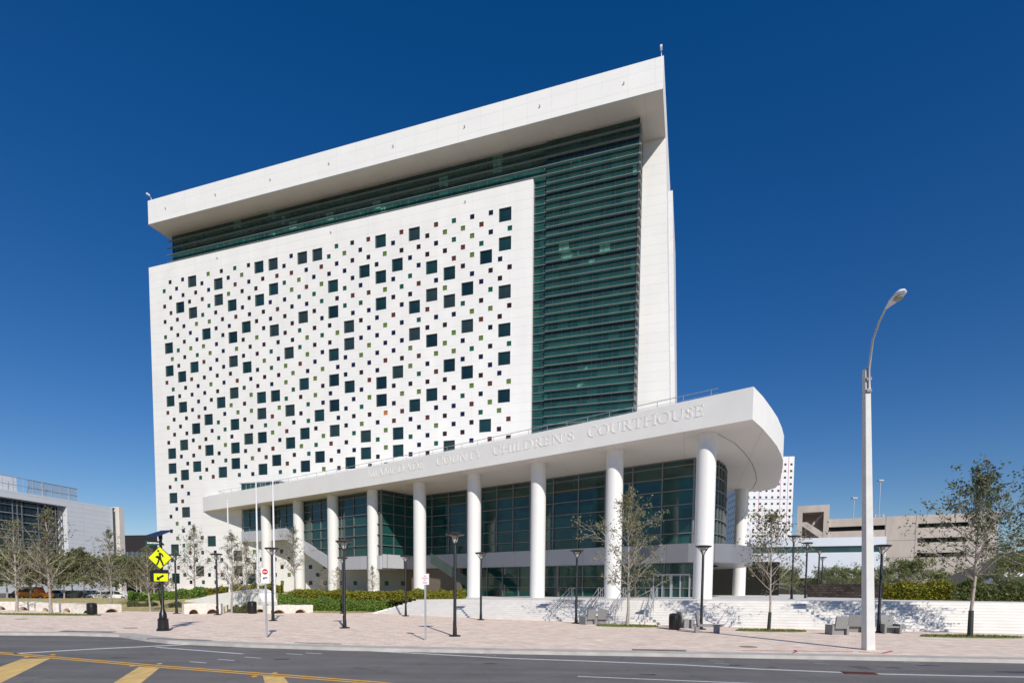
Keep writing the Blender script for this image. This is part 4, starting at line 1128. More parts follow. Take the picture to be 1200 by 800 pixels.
# white stone seat walls with scooped undersides
def seat_wall(p0, p1, h, label, scoops=3, dep=.9):
    a, b_ = Vector(p0), Vector(p1); Lg = (b_ - a).length; an = math.atan2((b_ - a).y, (b_ - a).x)
    pts = [(0, 0)]
    for k in range(scoops):
        c = Lg * (k + .5) / scoops + random.uniform(-.15, .15); w = random.uniform(.35, .55)
        for j in range(9): t = math.pi * (1 - j / 8); pts.append((c + w * math.cos(t), .42 * h * math.sin(t)))
    pts += [(Lg, 0), (Lg, h * .92)]
    for k in range(5, -1, -1): pts.append((Lg * (k + .5) / 6, h * random.uniform(.9, 1.0)))
    pts += [(0, h * .9)]
    o = MB().profile(pts, Matrix.Identity(4), dep).build('stone_seat', M['stonewhite'], bevel=.03)
    # dark fill under the scoops is the wall's own back
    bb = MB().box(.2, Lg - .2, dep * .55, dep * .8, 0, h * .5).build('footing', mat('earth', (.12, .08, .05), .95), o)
    o.location = (p0[0], p0[1], 0); o.rotation_euler = (0, 0, an); tag(o, label, 'stone seat', 'pale stone seats along the lawn'); return o
seat_wall(G(-40, 713.5), G(40, 715), .85, 'long pale stone seat at the left edge of the photo', 3)
seat_wall(G(42, 716), G(89, 717.5), .85, 'pale stone seat behind the two left street trees', 2)
seat_wall(G(91, 718.5), G(143, 716.8), .78, 'short pale stone seat beside the left litter bin', 2)
seat_wall(G(216, 719.5), G(262, 718.5), .95, 'pale stone seat against the left end of the white sloping wall', 2)
seat_wall(G(264, 716.5), G(312, 717), .7, 'low pale stone seat behind the small litter bin and dry shrubs', 3)
seat_wall(G(313, 719), G(367, 717.5), .80, 'pale stone seat in front of the green hedge beside the arrow sign', 2)

# white sloping wall (tapered wedge with a rounded end)
wg = MB(); pa, pb_ = Vector(G(217, 712)), Vector(AT(308, 53)); N_ = 24; t_ = (pb_ - pa).normalized(); nn = Vector((-t_.y, t_.x)); Lg = (pb_ - pa).length
prof = []
for i in range(N_ + 1):
    u = i / N_; h = .85 + 1.1 * math.sin(min(1, u / .85) * math.pi / 2) ** 1.3
    if u > .86: h *= math.sqrt(max(0, 1 - ((u - .86) / .145) ** 2)) * .75 + .25
    prof.append((u * Lg, h))
pts = [(0, 0)] + prof + [(Lg, 0)]
Mx = Matrix.Translation((pa.x, pa.y, 0)) @ Matrix.Rotation(math.atan2(t_.y, t_.x), 4, 'Z')
# thick body leaning back
v = []; n = len(pts)
for dy, kz in ((0, 1), (1.6, 1.12)):
    for x, z in pts: v.append(Mx @ Vector((x, dy, z * kz if z else 0)))
wg.add(v, [tuple(range(n - 1, -1, -1)), tuple(range(n, 2 * n))] + [(i, (i + 1) % n, n + (i + 1) % n, n + i) for i in range(n)])
o = wg.build('sloping_wall', mat('white_render', (.80, .79, .76), .7, noise=.06, scale=1), smooth=30); tag(o, 'smooth white sloping wall with a rounded right end on the planted slope', 'wall')

# ------------------------------------------------------------------ vegetation
def rnd_dir(rng):
    while True:
        v_ = Vector((rng.uniform(-1, 1), rng.uniform(-1, 1), rng.uniform(-1, 1)))
        if .05 < v_.length < 1: return v_.normalized()
def leaf(mb, p, s_, rng):
    d = rnd_dir(rng); e = d.cross(rnd_dir(rng))
    if e.length < .1: return
    e.normalize(); a = d * s_; b_ = e * s_ * .55
    mb.add([p - a, p + b_, p + a * 1.1, p - b_], [(0, 1, 2, 3)])
def tree_meshes(seed, H, crown0, spread, nb, leaves, leaf_s, bark, leafm, r0=.09, up=.7, wrap=False, lev2=5, fall=.6, shape=.55):
    """trunk, limbs and twigs with loose leaves; returns mesh for trunk and mesh for crown"""
    rng = random.Random(seed)
    tr, tw, lf_ = MB(), MB(), MB()
    pts = []; x = y = 0
    for i in range(9):
        u = i / 8; x += rng.uniform(-.06, .06) * H / 8; y += rng.uniform(-.06, .06) * H / 8; pts.append(Vector((x, y, H * u * .97)))
    rad = [r0 * (1.25 if i == 0 else 1) * (1 - .88 * (i / 8)) for i in range(9)]
    tr.tube(pts, rad, 9)
    def on(u):
        f_ = u * 8; i = min(7, int(f_)); return pts[i].lerp(pts[i + 1], f_ - i)
    tips = []
    for k in range(nb):
        u = lerp(crown0, .97, (k + rng.random()) / nb); s0 = on(u)
        az_ = k * 2.4 + rng.uniform(-.5, .5)
        rel = (u - crown0) / (1 - crown0)
        ln = spread * (math.sin(math.pi * min(1, max(.0, rel * .8 + .2)) ** shape) * .85 + .18) * rng.uniform(.65, 1.25)
        el = R(lerp(25, 65, rel)) * up / .7 + rng.uniform(-.15, .15)
        d = Vector((math.cos(az_) * math.cos(el), math.sin(az_) * math.cos(el), math.sin(el)))
        br = [s0]; cur = s0.copy(); dd = d.copy(); ns = 5
        for j in range(ns):
            dd = (dd + Vector((rng.uniform(-.22, .22), rng.uniform(-.22, .22), rng.uniform(-.05, .22)))).normalized(); cur = cur + dd * ln / ns; br.append(cur.copy())
        rb_ = r0 * .42 * (1 - .6 * rel)
        tw.tube(br, [rb_ * (1 - .85 * j / ns) for j in range(ns + 1)], 5, cap=False)
        for q_ in range(lev2):
            j = rng.randint(1, ns); s1_ = br[j - 1].lerp(br[j], rng.random()); l2 = ln * rng.uniform(.25, .55)
            d2 = (dd * .6 + rnd_dir(rng) * .8 + Vector((0, 0, .25))).normalized(); b2 = [s1_]; c2 = s1_.copy()
            for jj in range(3):
                d2 = (d2 + rnd_dir(rng) * .25).normalized(); c2 = c2 + d2 * l2 / 3; b2.append(c2.copy())
            tw.tube(b2, [rb_ * .4, rb_ * .3, rb_ * .2, rb_ * .1], 3, cap=False)
            for q3 in range(3):
                s3 = b2[rng.randint(1, 3)]; d3 = (d2 + rnd_dir(rng) * .9).normalized() * l2 * rng.uniform(.3, .6)
                tw.tube([s3, s3 + d3], [rb_ * .16, rb_ * .07], 3, cap=False); tips.append((s3, s3 + d3))
            tips.append((b2[1], b2[3]))
    dens = [rng.random() ** fall for _ in tips]; tot = sum(dens)
    for (a, b_), w in zip(tips, dens):
        for _ in range(int(leaves * w / tot + rng.random())):
            p_ = a.lerp(b_, rng.uniform(.1, 1.15)) + rnd_dir(rng) * rng.uniform(0, .16 * spread / 1.6); leaf(lf_, p_, leaf_s * rng.uniform(.6, 1.3), rng)
    tm = tr.mesh('trunk', bark, smooth=60); bm = tw.mesh('branches', bark); lm__ = lf_.mesh('crown', leafm)
    wm_ = None
    if wrap:
        w_ = MB().tube([pts[0], on(.17)], [r0 * 1.4, r0 * 1.2], 10); wm_ = w_.mesh('trunk_wrap', M['wrap'])
    return tm, bm, lm__, wm_
def plant_tree(name, meshes, loc, label, group, rz=0, sc_=1, cat='tree'):
    t = thing(name, label, cat, loc, rz, group); t.scale = (sc_, sc_, sc_)
    for nm, me in zip(('trunk', 'branches', 'crown', 'trunk_wrap'), meshes):
        if me is None: continue
        o = bpy.data.objects.new(nm, me); COL.objects.link(o); o.parent = t
    return t
ST = 'young street trees'
mA = tree_meshes(11, 8.4, .20, 3.2, 28, 3600, .075, M['bark'], M['leaf_sparse'], r0=.10)
mB_ = tree_meshes(12, 8.2, .33, 3.3, 24, 2300, .08, M['bark'], M['leaf_dull'], r0=.09, wrap=True)
mC = tree_meshes(13, 9.8, .36, 3.2, 36, 4600, .085, M['bark'], M['leaf_dark'], r0=.11, wrap=True, lev2=6)
plant_tree('street_tree', mA, (*T1, 0), 'nearly leafless street tree with pale stem in front of the courthouse steps', ST, 0, 1.0)
plant_tree('street_tree', mB_, (*T2, 0), 'thin leafy street tree with black lower stem between steps and tall light pole', ST, 1, .84)
plant_tree('street_tree', mC, (*T3, 0), 'fullest leafy street tree in an oval grass bed right of the tall light pole', ST, 2.2, .89)
p = G(1217, 748)
plant_tree('street_tree', mC, (*p, 0), 'leafy street tree cut off by the right edge of the photo', ST, 4.0, .90)
mD = tree_meshes(14, 8.2, .2, 2.5, 28, 1700, .07, M['bark'], M['leaf_sparse'], r0=.11)
mE = tree_meshes(15, 7.6, .22, 2.1, 28, 2200, .06, M['bark'], M['leaf_sparse'], r0=.09)
mF = tree_meshes(16, 8.4, .2, 2.6, 30, 1700, .08, M['bark'], M['leaf_dull'], r0=.11)
bare = [(20, 716, 109, mD, 'bare street tree leftmost behind the long stone seat'), (60, 718, 120, mF, 'tallest bare street tree left of the litter bin on the lawn edge'), (130, 712.5, 92, mE, 'bare young tree on the lawn right of the left litter bin'),
        (177, 716, 78, mE, 'bare young tree just left of the pedestrian crossing sign'), (228, 709, 84, mD, 'bare young tree between the crossing sign and its neighbouring lamp'), (271, 718, 95, mE, 'bare young tree in front of the white sloping wall, left one'),
        (291, 716, 84, mD, 'bare young tree in front of the white sloping wall, right one'), (346, 710, 78, mE, 'slender pale tree against the hedge right of the arrow sign')]
for k, (x, y, hp, me, lb) in enumerate(bare):
    p = G(x, y); H_ = hp * p[1] / 640 ; base_h = {id(mD): 8.2, id(mE): 7.6, id(mF): 8.4}[id(me)]
    plant_tree('young_tree', me, (p[0], p[1], TH(*p) - .02 if y < 715 else 0), lb, 'bare young trees on the left', k * 1.3, H_ / base_h)
for k, (x, dep, lb) in enumerate([(377, 66, 'small leafless sapling in the hedge before the second column from the left'), (436, 60, 'small leafless sapling in the hedge before the middle column'), (397, 64, 'small leafless sapling at the foot of the stair bay')]):
    p = AT(x, dep); plant_tree('sapling', mE, (*p, 1.0), lb, 'saplings in the hedge', k * 2, .5)

# denser background trees
mG = tree_meshes(21, 6.9, .25, 3.2, 34, 3800, .16, M['bark'], M['leaf_dull'], r0=.13)
mH = tree_meshes(22, 6.6, .3, 3.4, 30, 4600, .16, M['bark'], M['leaf_olive'], r0=.13)
mI = tree_meshes(23, 4.6, .3, 4.0, 24, 4200, .12, M['bark'], M['leaf_olive'], r0=.10, up=.35)
k = 0
PT = ['leafy tree of the front rank behind the lawn, cut by the left photo edge', 'front rank leafy tree left of the black and orange cars', 'front rank leafy tree standing before the orange jeep',
 'back rank tree rising above the right end of the orange jeep', 'front rank leafy tree right of the orange jeep', 'middle rank tree over the dark parked cars', 'front rank leafy tree left of the white hatchback',
 'leafy tree standing behind the white hatchback', 'front rank leafy tree right of the white hatchback', 'back rank tree below the dark glazed building, left of the crossing sign', 'tall back rank tree below the glass bay of the clad building',
 'tall back rank tree below the plain metal wall of the clad building', 'back rank tree at the foot of the beige stair tower', 'back rank tree below the left end of the dark building', 'back rank tree in the far left corner of the photo', 'middle rank tree above the white car hidden by trunks']
rngb = random.Random(5)
for x, dep, s_, z in ((-20, 82, 1.1, 0), (8, 80, 1.15, 0), (35, 84, 1.1, 0), (48, 96, 1.25, 0), (75, 82, 1.05, 0), (98, 90, 1.25, 0), (118, 84, 1.0, 0), (143, 92, 1.15, 0), (160, 84, .98, 0), (180, 95, 1.1, 0), (28, 98, 1.3, 0), (85, 104, 1.3, 0), (128, 104, 1.25, 0), (165, 106, 1.2, 0), (-5, 100, 1.35, 0), (60, 88, 1.1, 0)):
    p = AT(x, dep); me = mH if k % 3 == 1 else mG
    plant_tree('park_tree', me, (*p, 0), PT[k], 'trees behind the lawn', rngb.uniform(0, 6), s_ * .88); k += 1

for k, (x, dep, s_, lb) in enumerate([(985, 92, 1.0, 'feathery green tree in front of the white low building'), (1005, 84, .9, 'feathery green tree behind the tall light pole, left side'), (965, 98, .95, 'feathery green tree behind the two far lamps'), (1062, 80, 1.15, 'feathery tree in front of the parking garage'), (1040, 88, 1.0, 'feathery tree right behind the tall pole and its lamp'), (925, 100, 1.0, 'feathery green tree left of the terrace lamps'), (1100, 78, .8, 'low feathery tree beside the garage ramp'), (905, 92, 1.0, 'feathery tree seen behind the small street tree'), (1185, 74, 1.2, 'feathery tree at the right edge before the viaduct')]):
    p = AT(x, dep); plant_tree('feathery_tree', mI, (*p, 1.0), lb, 'feathery trees behind the terrace', k, s_)

# hedges
def hedge(plan, z0f, h, leafm, label, n_leaf, s_, cat='hedge', name='hedge', seed=3, top_var=.25):
    rng = random.Random(seed); t = thing(name, label, cat, (plan[0][0], plan[0][1], 0)); ox, oy = plan[0]
    a, b_, c, d = [Vector(p) for p in plan]
    def P(u, v_): return (a.lerp(b_, u)).lerp(d.lerp(c, u), v_)
    Lg = (b_ - a).length; N_ = max(4, int(Lg / .6)); core = MB()
    hts = [h * (1 + top_var * math.sin(i * 1.7 + seed) * .5 + rng.uniform(-top_var, top_var) * .5) for i in range(N_ + 1)]
    for i in range(N_ + 1):
        for v_ in (.06, .35, .65, .94):
            q_ = P(i / N_, v_); z0 = z0f(q_.x, q_.y); hh = hts[i] * (.72 if v_ in (.06, .94) else .86)
            core.v.append((q_.x - ox, q_.y - oy, z0 - .2)); core.v.append((q_.x - ox, q_.y - oy, z0 + hh))
    for i in range(N_):
        b0, b1 = i * 8, (i + 1) * 8
        core.f.append((b0, b1, b1 + 1, b0 + 1)); core.mi.append(0); core.f.append((b0 + 6, b0 + 7, b1 + 7, b1 + 6)); core.mi.append(0)
        for j in range(3): core.f.append((b0 + 1 + 2 * j, b1 + 1 + 2 * j, b1 + 3 + 2 * j, b0 + 3 + 2 * j)); core.mi.append(0)
    core.build('branches', M['core'], t)
    lf_ = MB()
    for _ in range(n_leaf):
        u, v_ = rng.random(), rng.random(); i = u * N_; i0 = min(N_ - 1, int(i)); hh = lerp(hts[i0], hts[i0 + 1], i - i0)
        endl = rng.random() < .10
        if endl: u = u * .03 if rng.random() < .5 else 1 - u * .03; i = u * N_; i0 = min(N_ - 1, int(i))
        if rng.random() < .5: v_ = v_ * .10
        q_ = P(u, v_); z0 = z0f(q_.x, q_.y); edge = min(v_, 1 - v_)
        zt_ = hh * (1 - .25 * max(0, 1 - edge * 6)); zl_ = zt_ * (rng.random() if (v_ < .1 or endl) else rng.uniform(.8, 1.08)) + math.sin(q_.x * 3.1 + q_.y * 2.2) * .06
        leaf(lf_, Vector((q_.x - ox, q_.y - oy + (-.05 if v_ < .1 else 0), z0 + zl_)), s_ * rng.uniform(.6, 1.3), rng)
    lf_.build('foliage', leafm, t); return t
a, b_ = (-22.6, 53.0), (-12.4, 53.2)
hedge([a, b_, (-11.5, 57.5), (-24.5, 57.5)], TH, .85, M['leaf_grn'], 'low bright green hedge on the slope left of the steps', 9000, .085, seed=4)
hedge([(-24, 58.5), (-10.2, 54.6), (-9.6, 58.5), (-24, 62.5)], lambda x, y: 1.1, .85, M['leaf_yel'], 'yellow green hedge behind the green one, below the left columns', 9500, .10, seed=5)
hedge([(-10.0, 52.6), (-4.6, 52.2), (-4.6, 54.6), (-9.6, 56)], lambda x, y: 1.35, .75, M['leaf_yel'], 'short yellow green hedge on the terrace above the left end of the steps', 4200, .10, seed=6)
p1, p2 = AT(150, 64), AT(240, 62); hedge([p1, p2, AT(240, 67), AT(150, 70)], TH, .95, M['leaf_grn'], 'green hedge across the lawn behind the crossing sign', 6500, .11, seed=7)
hedge([AT(185, 70), AT(332, 67), AT(332, 70), AT(185, 74)], TH, .9, M['leaf_yel'], 'yellow tipped hedge at the foot of the white window wall', 6500, .11, seed=8)
hedge([AT(326, 56), AT(345, 55), AT(345, 60), AT(326, 60)], TH, .9, M['leaf_grn'], 'rounded green shrub right of the sloping wall end', 2500, .09, 'shrub', 'shrub', seed=9)
hedge([AT(1036, 44), AT(1115, 41), AT(1115, 44.5), AT(1036, 48)], lambda x, y: 1.65, 1.35, M['leaf_yel'], 'bright yellow green hedge above the right end of the steps', 12000, .10, seed=10, top_var=.3)
hedge([AT(1116, 41), AT(1240, 38), AT(1240, 41), AT(1116, 44.5)], lambda x, y: 1.7, 1.35, M['leaf_olive'], 'darker green hedge behind the fullest street tree', 12000, .10, seed=11, top_var=.4)
for k, (x, y, w, lb) in enumerate([(164, 713, 15, 'dry brown green shrub left of the crossing sign'), (245, 717, 5, 'small dry shrub beside the sloping wall'), (281, 718, 9, 'grey dry shrub behind the small litter bin'), (206, 714, 8, 'small dry shrub at the foot of the lamp behind the crossing sign')]):
    p = G(x, y); r_ = w * p[1] / 640; hedge([(p[0] - r_, p[1]), (p[0] + r_, p[1]), (p[0] + r_, p[1] + 1), (p[0] - r_, p[1] + 1)], lambda x, y: 0.05, .55, M['leaf_dull'], lb, 1500, .06, 'shrub', 'shrub', seed=20 + k, top_var=.5)

# ------------------------------------------------------------------ neighbouring buildings
# left: metal clad building with recessed glass
lb = thing('metal_clad_building', 'low pale metal clad building with a deep glass bay and rooftop screen at far left', 'building', (-137.0, 140, 0), R(80.1))
# local x runs away from the street along the long wall, local y points to the left
M['clad'] = panel_mat('metal_cladding', (.66, .68, .71), 30, 1.35, mortar=.05, joint=.78, var=.01, noise=.02, rough=.4)
M['beige'] = panel_mat('beige_panel', (.66, .61, .56), 3, 2.4, mortar=.03, joint=.8, axes='yz', var=.01)
ZR = 27.6
wl_ = MB(); xg0, xg1 = -30, 24.7
wl_.quad((xg1, 0, 0), (40.0, 0, 0), (40.0, 0, ZR), (xg1, 0, ZR)); wl_.quad((xg0, 0, ZR - 2.0), (xg1, 0, ZR - 2.0), (xg1, 0, ZR), (xg0, 0, ZR)); wl_.quad((xg0, 0, 0), (xg1, 0, 0), (xg1, 0, 5), (xg0, 0, 5))
wl_.quad((xg1, 0, 0), (xg1, 0, ZR - 2), (xg1, 3.5, ZR - 2), (xg1, 3.5, 0)); wl_.quad((xg0, 0, ZR - 2), (xg0, 3.5, ZR - 2), (xg1, 3.5, ZR - 2), (xg1, 0, ZR - 2))
wl_.quad((xg0, 0, ZR), (41, 0, ZR), (41, 40, ZR), (xg0, 40, ZR)); wl_.quad((xg0, 40, 0), (xg0, 0, 0), (xg0, 0, ZR), (xg0, 40, ZR))
wl_.build('wall', M['clad'], lb)
gq = MB().quad((xg0, 3.4, 4), (xg1, 3.4, 4), (xg1, 3.4, ZR - 2), (xg0, 3.4, ZR - 2)); gq.build('glazing', glass_mat('bay_glass', (.012, .024, .03), (.02, .04, .045), 3, 2.5), lb)
for i in range(9): z = 6 + i * 2.25; MB().box(xg0, xg1 - .1, 1.4, 2.4, z, z + .16).build('louvre', M['alu'], lb)
for x in (-20, -8, 4.0, 10.2, 11.4, 12.6, 17.0, 22.0, 23.4): MB().box(x, x + .14, .9, 1.1, 4, ZR - 2).build('mullion', M['lobframe'], lb)
MB().box(40.0, 41.0, .1, 3, 0, ZR - 1.2).build('dark_slot', M['mullion'], lb)
MB().box(41.05, 42.9, -1.4, 12, 0, ZR + .3).build('stair_tower', M['beige'], lb)
rs = MB()
for i in range(20): x = -20 + i * 2.64; rs.tube([(x, 2.2, ZR), (x, 2.2, ZR + 4.2)], .14 if i % 3 == 0 else .07, 5)
for z in (ZR + 4.2, ZR + 2.1): rs.tube([(-20, 2.2, z), (30.2, 2.2, z)], .1, 5)
for i in range(9): x = -20 + i * 5.1; rs.tube([(x, 2.2, ZR + 2.6), (x + 3, 6.5, ZR + .3)], .09, 4)
rs.tube([(30.2, 2.2, ZR + 4.2), (30.2, 14, ZR + 4.2)], .1, 5)
rs.build('roof_screen_frame', M['alu'], lb)
msh = MB()
for i in range(48): z = ZR + .3 + i * .08; 
for i in range(15): z = ZR + .25 + i * .27; msh.box(15.6, 30.2, 2.3, 2.36, z, z + .12)
msh.build('roof_screen', M['alu'], lb)
MB().box(-30, 15.6, 6, 30, ZR, ZR + 4.9).build('penthouse', M['clad'], lb)
# dark building between
p = AT(166, 215); db = thing('dark_building', 'low dark glazed building seen between the clad building and the courthouse', 'building', (p[0], p[1], 0), R(-12))
MB().box(-14, 16, 0, 20, 0, 22.0).build('wall', mat('dark_cladding', (.035, .028, .028), .5), db)
MB().box(-13, 15, -.1, 0, 3, 15.5).build('glazing', glass_mat('dark_glass', (.03, .05, .07), (.06, .09, .12), 2.4, 3), db)
fm = MB()
for i in range(13): MB().box(-13 + i * 2.3, -12.85 + i * 2.3, -.2, -.1, 3, 15.5).build('mullion', M['alu'], db)

# right: white tower with square windows
dT = 230; cx_, cy_ = AT(863, dT)
def zt_at(x, y, d): return ZAT(x, y, d)
zTop = ZAT(930, 536, dT)
wt = thing('window_grid_tower', 'distant white tower with a regular grid of small square black windows', 'tower', (cx_, cy_, 0), R(-6))
M['tower'] = mat('tower_white', (.78, .78, .78), .6)
Wt = 21.2
MB().box(-.0, Wt, 0, 25, 0, zTop).build('wall', M['tower'], wt)
MB().box(Wt * .96, Wt, -.02, .0, 0, .01)
wm2 = MB().box(-.42, .42, -.04, .0, -.42, .42).mesh('window', M['black'])
nw = 0
for i in range(9):
    for j in range(22):
        x = 1.2 + i * 2.36; z = zTop - 3.2 - j * 2.65
        if z < 12 or nw >= 100 and False: continue
        if nw < 100:
            o = bpy.data.objects.new('window', wm2); COL.objects.link(o); o.parent = wt; o.location = (x, 0, z); nw += 1
rest = MB()
for i in range(9):
    for j in range(22):
        x = 1.2 + i * 2.36; z = zTop - 3.2 - j * 2.65
        if z < 12: continue
        idx = i * sum(1 for jj in range(22) if zTop - 3.2 - jj * 2.65 >= 12) + j
        if idx >= 100: rest.box(x - .42, x + .42, -.04, 0, z - .42, z + .42)
for j in range(22):
    z = zTop - 3.2 - j * 2.65
    if z < 12: continue
    for i in range(6): y = 1.6 + i * 2.7; rest.box(-.04, 0, y - .42, y + .42, z - .42, z + .42)
tag(rest.build('window_field', M['black'], wt), kind='stuff')
pk, yl_, bl_ = mat('pink_line', (.60, .22, .38), .6), mat('yellow_line', (.7, .55, .15), .6), mat('blue_line', (.2, .35, .6), .6)
MB().box(7.6, 7.85, -.03, 0, 0, zTop).box(16.0, 16.2, -.03, 0, 0, zTop).box(18.9, 19.1, -.03, 0, 0, zTop).box(.2, .5, -.03, 0, 0, zTop).build('pink_stripe', pk, wt)
MB().box(0, Wt, -.034, 0, zTop - 6.3, zTop - 6.1).box(0, Wt, -.034, 0, zTop - 24.1, zTop - 23.8).build('yellow_stripe', yl_, wt)
MB().box(0, Wt, -.032, 0, zTop - 17.3, zTop - 17.1).build('blue_stripe', bl_, wt)

# parking garage
dG = 150
M['garage'] = mat('garage_concrete', (.54, .47, .41), .85, noise=.1, scale=.5, bump=.2, stretch=(1, 1, .4))
ga, gb_ = Vector(AT(966, 158)), Vector(AT(1165, 140)); tg = (gb_ - ga); Lg = tg.length
gg = thing('parking_garage', 'weathered beige concrete parking garage with dark slot openings and a stair tower', 'parking garage', (ga.x, ga.y, 0), math.atan2(tg.y, tg.x))
zg0 = ZAT(966, 605, 158); zg1 = ZAT(1165, 602.5, 140)
zg = (zg0 + zg1) / 2
def sx(px):  # local x of an image column on the garage front
    d = ray(px, 690); k_ = d[0] / d[1]; return ((ga.x - k_ * ga.y) / (k_ * tg.y - tg.x)) * Lg
def zl(px, py):
    X = ga.x + tg.x * sx(px) / Lg; Y = ga.y + tg.y * sx(px) / Lg; return ZAT(px, py, Y)
opens = [(sx(967.8), sx(1033.5), zl(1000, 621.5), zl(1000, 616)), (sx(1072), sx(1130), zl(1090, 617.5), zl(1090, 612.5)), (sx(1072), sx(1130), zl(1090, 635), zl(1090, 629.5)), (sx(1072), sx(1130), zl(1090, 652.5), zl(1090, 647)), (sx(1031), sx(1034), zl(1032, 654), zl(1032, 648)), (sx(1031), sx(1034), zl(1032, 637), zl(1032, 630))]
zsg = sorted(set([0, zg] + [o_[2] for o_ in opens] + [o_[3] for o_ in opens])); gw_ = MB()
for z0, z1 in zip(zsg, zsg[1:]):
    zm = (z0 + z1) / 2; x = 0
    for a, b_ in sorted((o_[0], o_[1]) for o_ in opens if o_[2] < zm < o_[3]):
        gw_.quad((x, 0, z0), (a, 0, z0), (a, 0, z1), (x, 0, z1)); x = b_
    gw_.quad((x, 0, z0), (Lg, 0, z0), (Lg, 0, z1), (x, 0, z1))
gw_.quad((Lg, 0, 0), (Lg, 40, 0), (Lg, 40, zg), (Lg, 0, zg)); gw_.quad((0, 0, zg - .9), (Lg, 0, zg - .9), (Lg, 40, zg - .9), (0, 40, zg - .9))
for o_ in opens:
    a, b_, z0, z1 = o_
    gw_.quad((a, 0, z0), (b_, 0, z0), (b_, 1, z0), (a, 1, z0)); gw_.quad((a, 1, z1), (b_, 1, z1), (b_, 0, z1), (a, 0, z1))
gw_.build('wall', M['garage'], gg)
MB().box(0, Lg, 1.0, 39, 0, zg - 1).build('dark_interior', mat('garage_dark', (.012, .011, .01), .9), gg)
jt = MB()
for px_ in (1034, 1069): x = sx(px_); jt.box(x, x + .12, -.02, 0, 0, zg)
for z in (zl(1050, 633), zl(1050, 653)): jt.box(sx(1034), sx(1071), -.02, 0, z, z + .1)
jt.build('wall_joint', mat('joint', (.25, .22, .2), .9), gg)
x0, x1 = sx(931), sx(966.5); zt1 = zl(950, 592.5)
tw_ = MB(); ix0, ix1, iz0, iz1 = sx(937), sx(961.5), zl(950, 621), zl(950, 600.5)
tw_.box(x0, ix0, -1.5, 8, 0, zt1).box(ix1, x1 + .3, -1.5, 8, 0, zt1).box(ix0, ix1, -1.5, 8, iz1, zt1).box(ix0, ix1, 6, 8, 0, iz1).box(ix0, ix1, -1.5, 8, 0, iz0 - 4.2)
tw_.build('stair_tower', M['garage'], gg)
sf = MB()
sf.add([(ix0, -1.4, iz0 + 1.2), (ix1, -1.4, iz0 - 3.0), (ix1, -1.4, iz0 - .9), (ix0 + 1.2, -1.4, iz0 + 2.3), (ix0, -1.4, iz0 + 2.3)] + [(ix0, -1.1, iz0 + 1.2), (ix1, -1.1, iz0 - 3.0), (ix1, -1.1, iz0 - .9), (ix0 + 1.2, -1.1, iz0 + 2.3), (ix0, -1.1, iz0 + 2.3)], [(0, 1, 2, 3, 4), (9, 8, 7, 6, 5), (2, 7, 8, 3), (3, 8, 9, 4)])
sf.add([(ix0 + 2.6, .4, iz0 + 1.2), (ix1, .4, iz0 + 4.2), (ix1, .4, iz0 + 5.2), (ix0 + 2.6, .4, iz0 + 2.0)], [(0, 1, 2, 3)])
sf.build('stair_parapet', M['garage'], gg)
for k, (x, yt, yb, dep) in enumerate([(996, 584, 606, 165), (1025.5, 563.5, 604, 160)]):
    p = AT(x, dep); z0 = zg - .9; z1 = ZAT(x, yt, dep)
    o = thing('roof_lamp', ['short grey lamp mast on the garage roof left of the tall light pole', 'taller grey lamp mast on the garage roof beside the tall light pole'][k], 'lamp mast', (p[0], p[1], z0), 0, 'lamp masts on the garage roof')
    MB().tube([(0, 0, 0), (0, 0, z1 - z0)], .13, 6).build('mast', M['galv'], o)
    MB().box(-.7, .7, -.5, .5, z1 - z0, z1 - z0 + .35).build('lamp_head', M['galv'], o)
    if k: MB().tube([(-1.0, 0, 2.4), (1.3, 0, 2.4)], .09, 6).box(-1.3, -.9, -.2, .2, 2.1, 2.6).box(1.0, 1.5, -.2, .2, 2.1, 2.7).build('floodlight_bar', M['galv'], o)
# white low building with a glass strip
wa, wb = Vector(AT(878, 112)), Vector(AT(1036, 104)); tw2 = wb - wa; Lw = tw2.length
wbld = thing('white_low_building', 'low white building with one long dark green glass strip before the garage', 'building', (wa.x, wa.y, 0), math.atan2(tw2.y, tw2.x))
za, zb_, zc_, zd_ = ZAT(985, 629.5, 107), ZAT(985, 639.5, 107), ZAT(985, 647, 107), ZAT(985, 671, 107)
M['lowwhite'] = mat('blue_white_metal', (.60, .64, .70), .5, noise=.03, scale=.3)
MB().box(0, Lw, 0, 20, zb_, za).build('parapet', M['lowwhite'], wbld); MB().box(0, Lw, 0, 20, zd_ - 1.0, zc_).build('wall', M['lowwhite'], wbld)
MB().box(.05, Lw - .05, .4, 19, zc_, zb_).build('glass_strip', glass_mat('strip_glass', (.01, .04, .04), (.02, .07, .07), 2.5, 5), wbld)
MB().box(.05, Lw - .05, 2, 19, 0, zd_ - 1).build('ground_storey', mat('shaded_wall', (.03, .028, .026), .8), wbld)  # shade under the building is put into this near-black colour
# dark stone wall beyond the terrace
M['rubble'] = panel_mat('rubble_stone', (.085, .065, .055), .42, .24, mortar=.03, joint=.35, var=.5, noise=.35, rough=.9, off=.4)
sa, sb2 = Vector(AT(946, 57)), Vector(AT(1075, 49)); ts = sb2 - sa
o = MB().box(0, ts.length, 0, .8, 1.0, 3.12).build('stone_wall', M['rubble']); o.location = (sa.x, sa.y, 0); o.rotation_euler = (0, 0, math.atan2(ts.y, ts.x)); tag(o, 'dark rubble stone retaining wall behind the terrace lamps', 'wall')
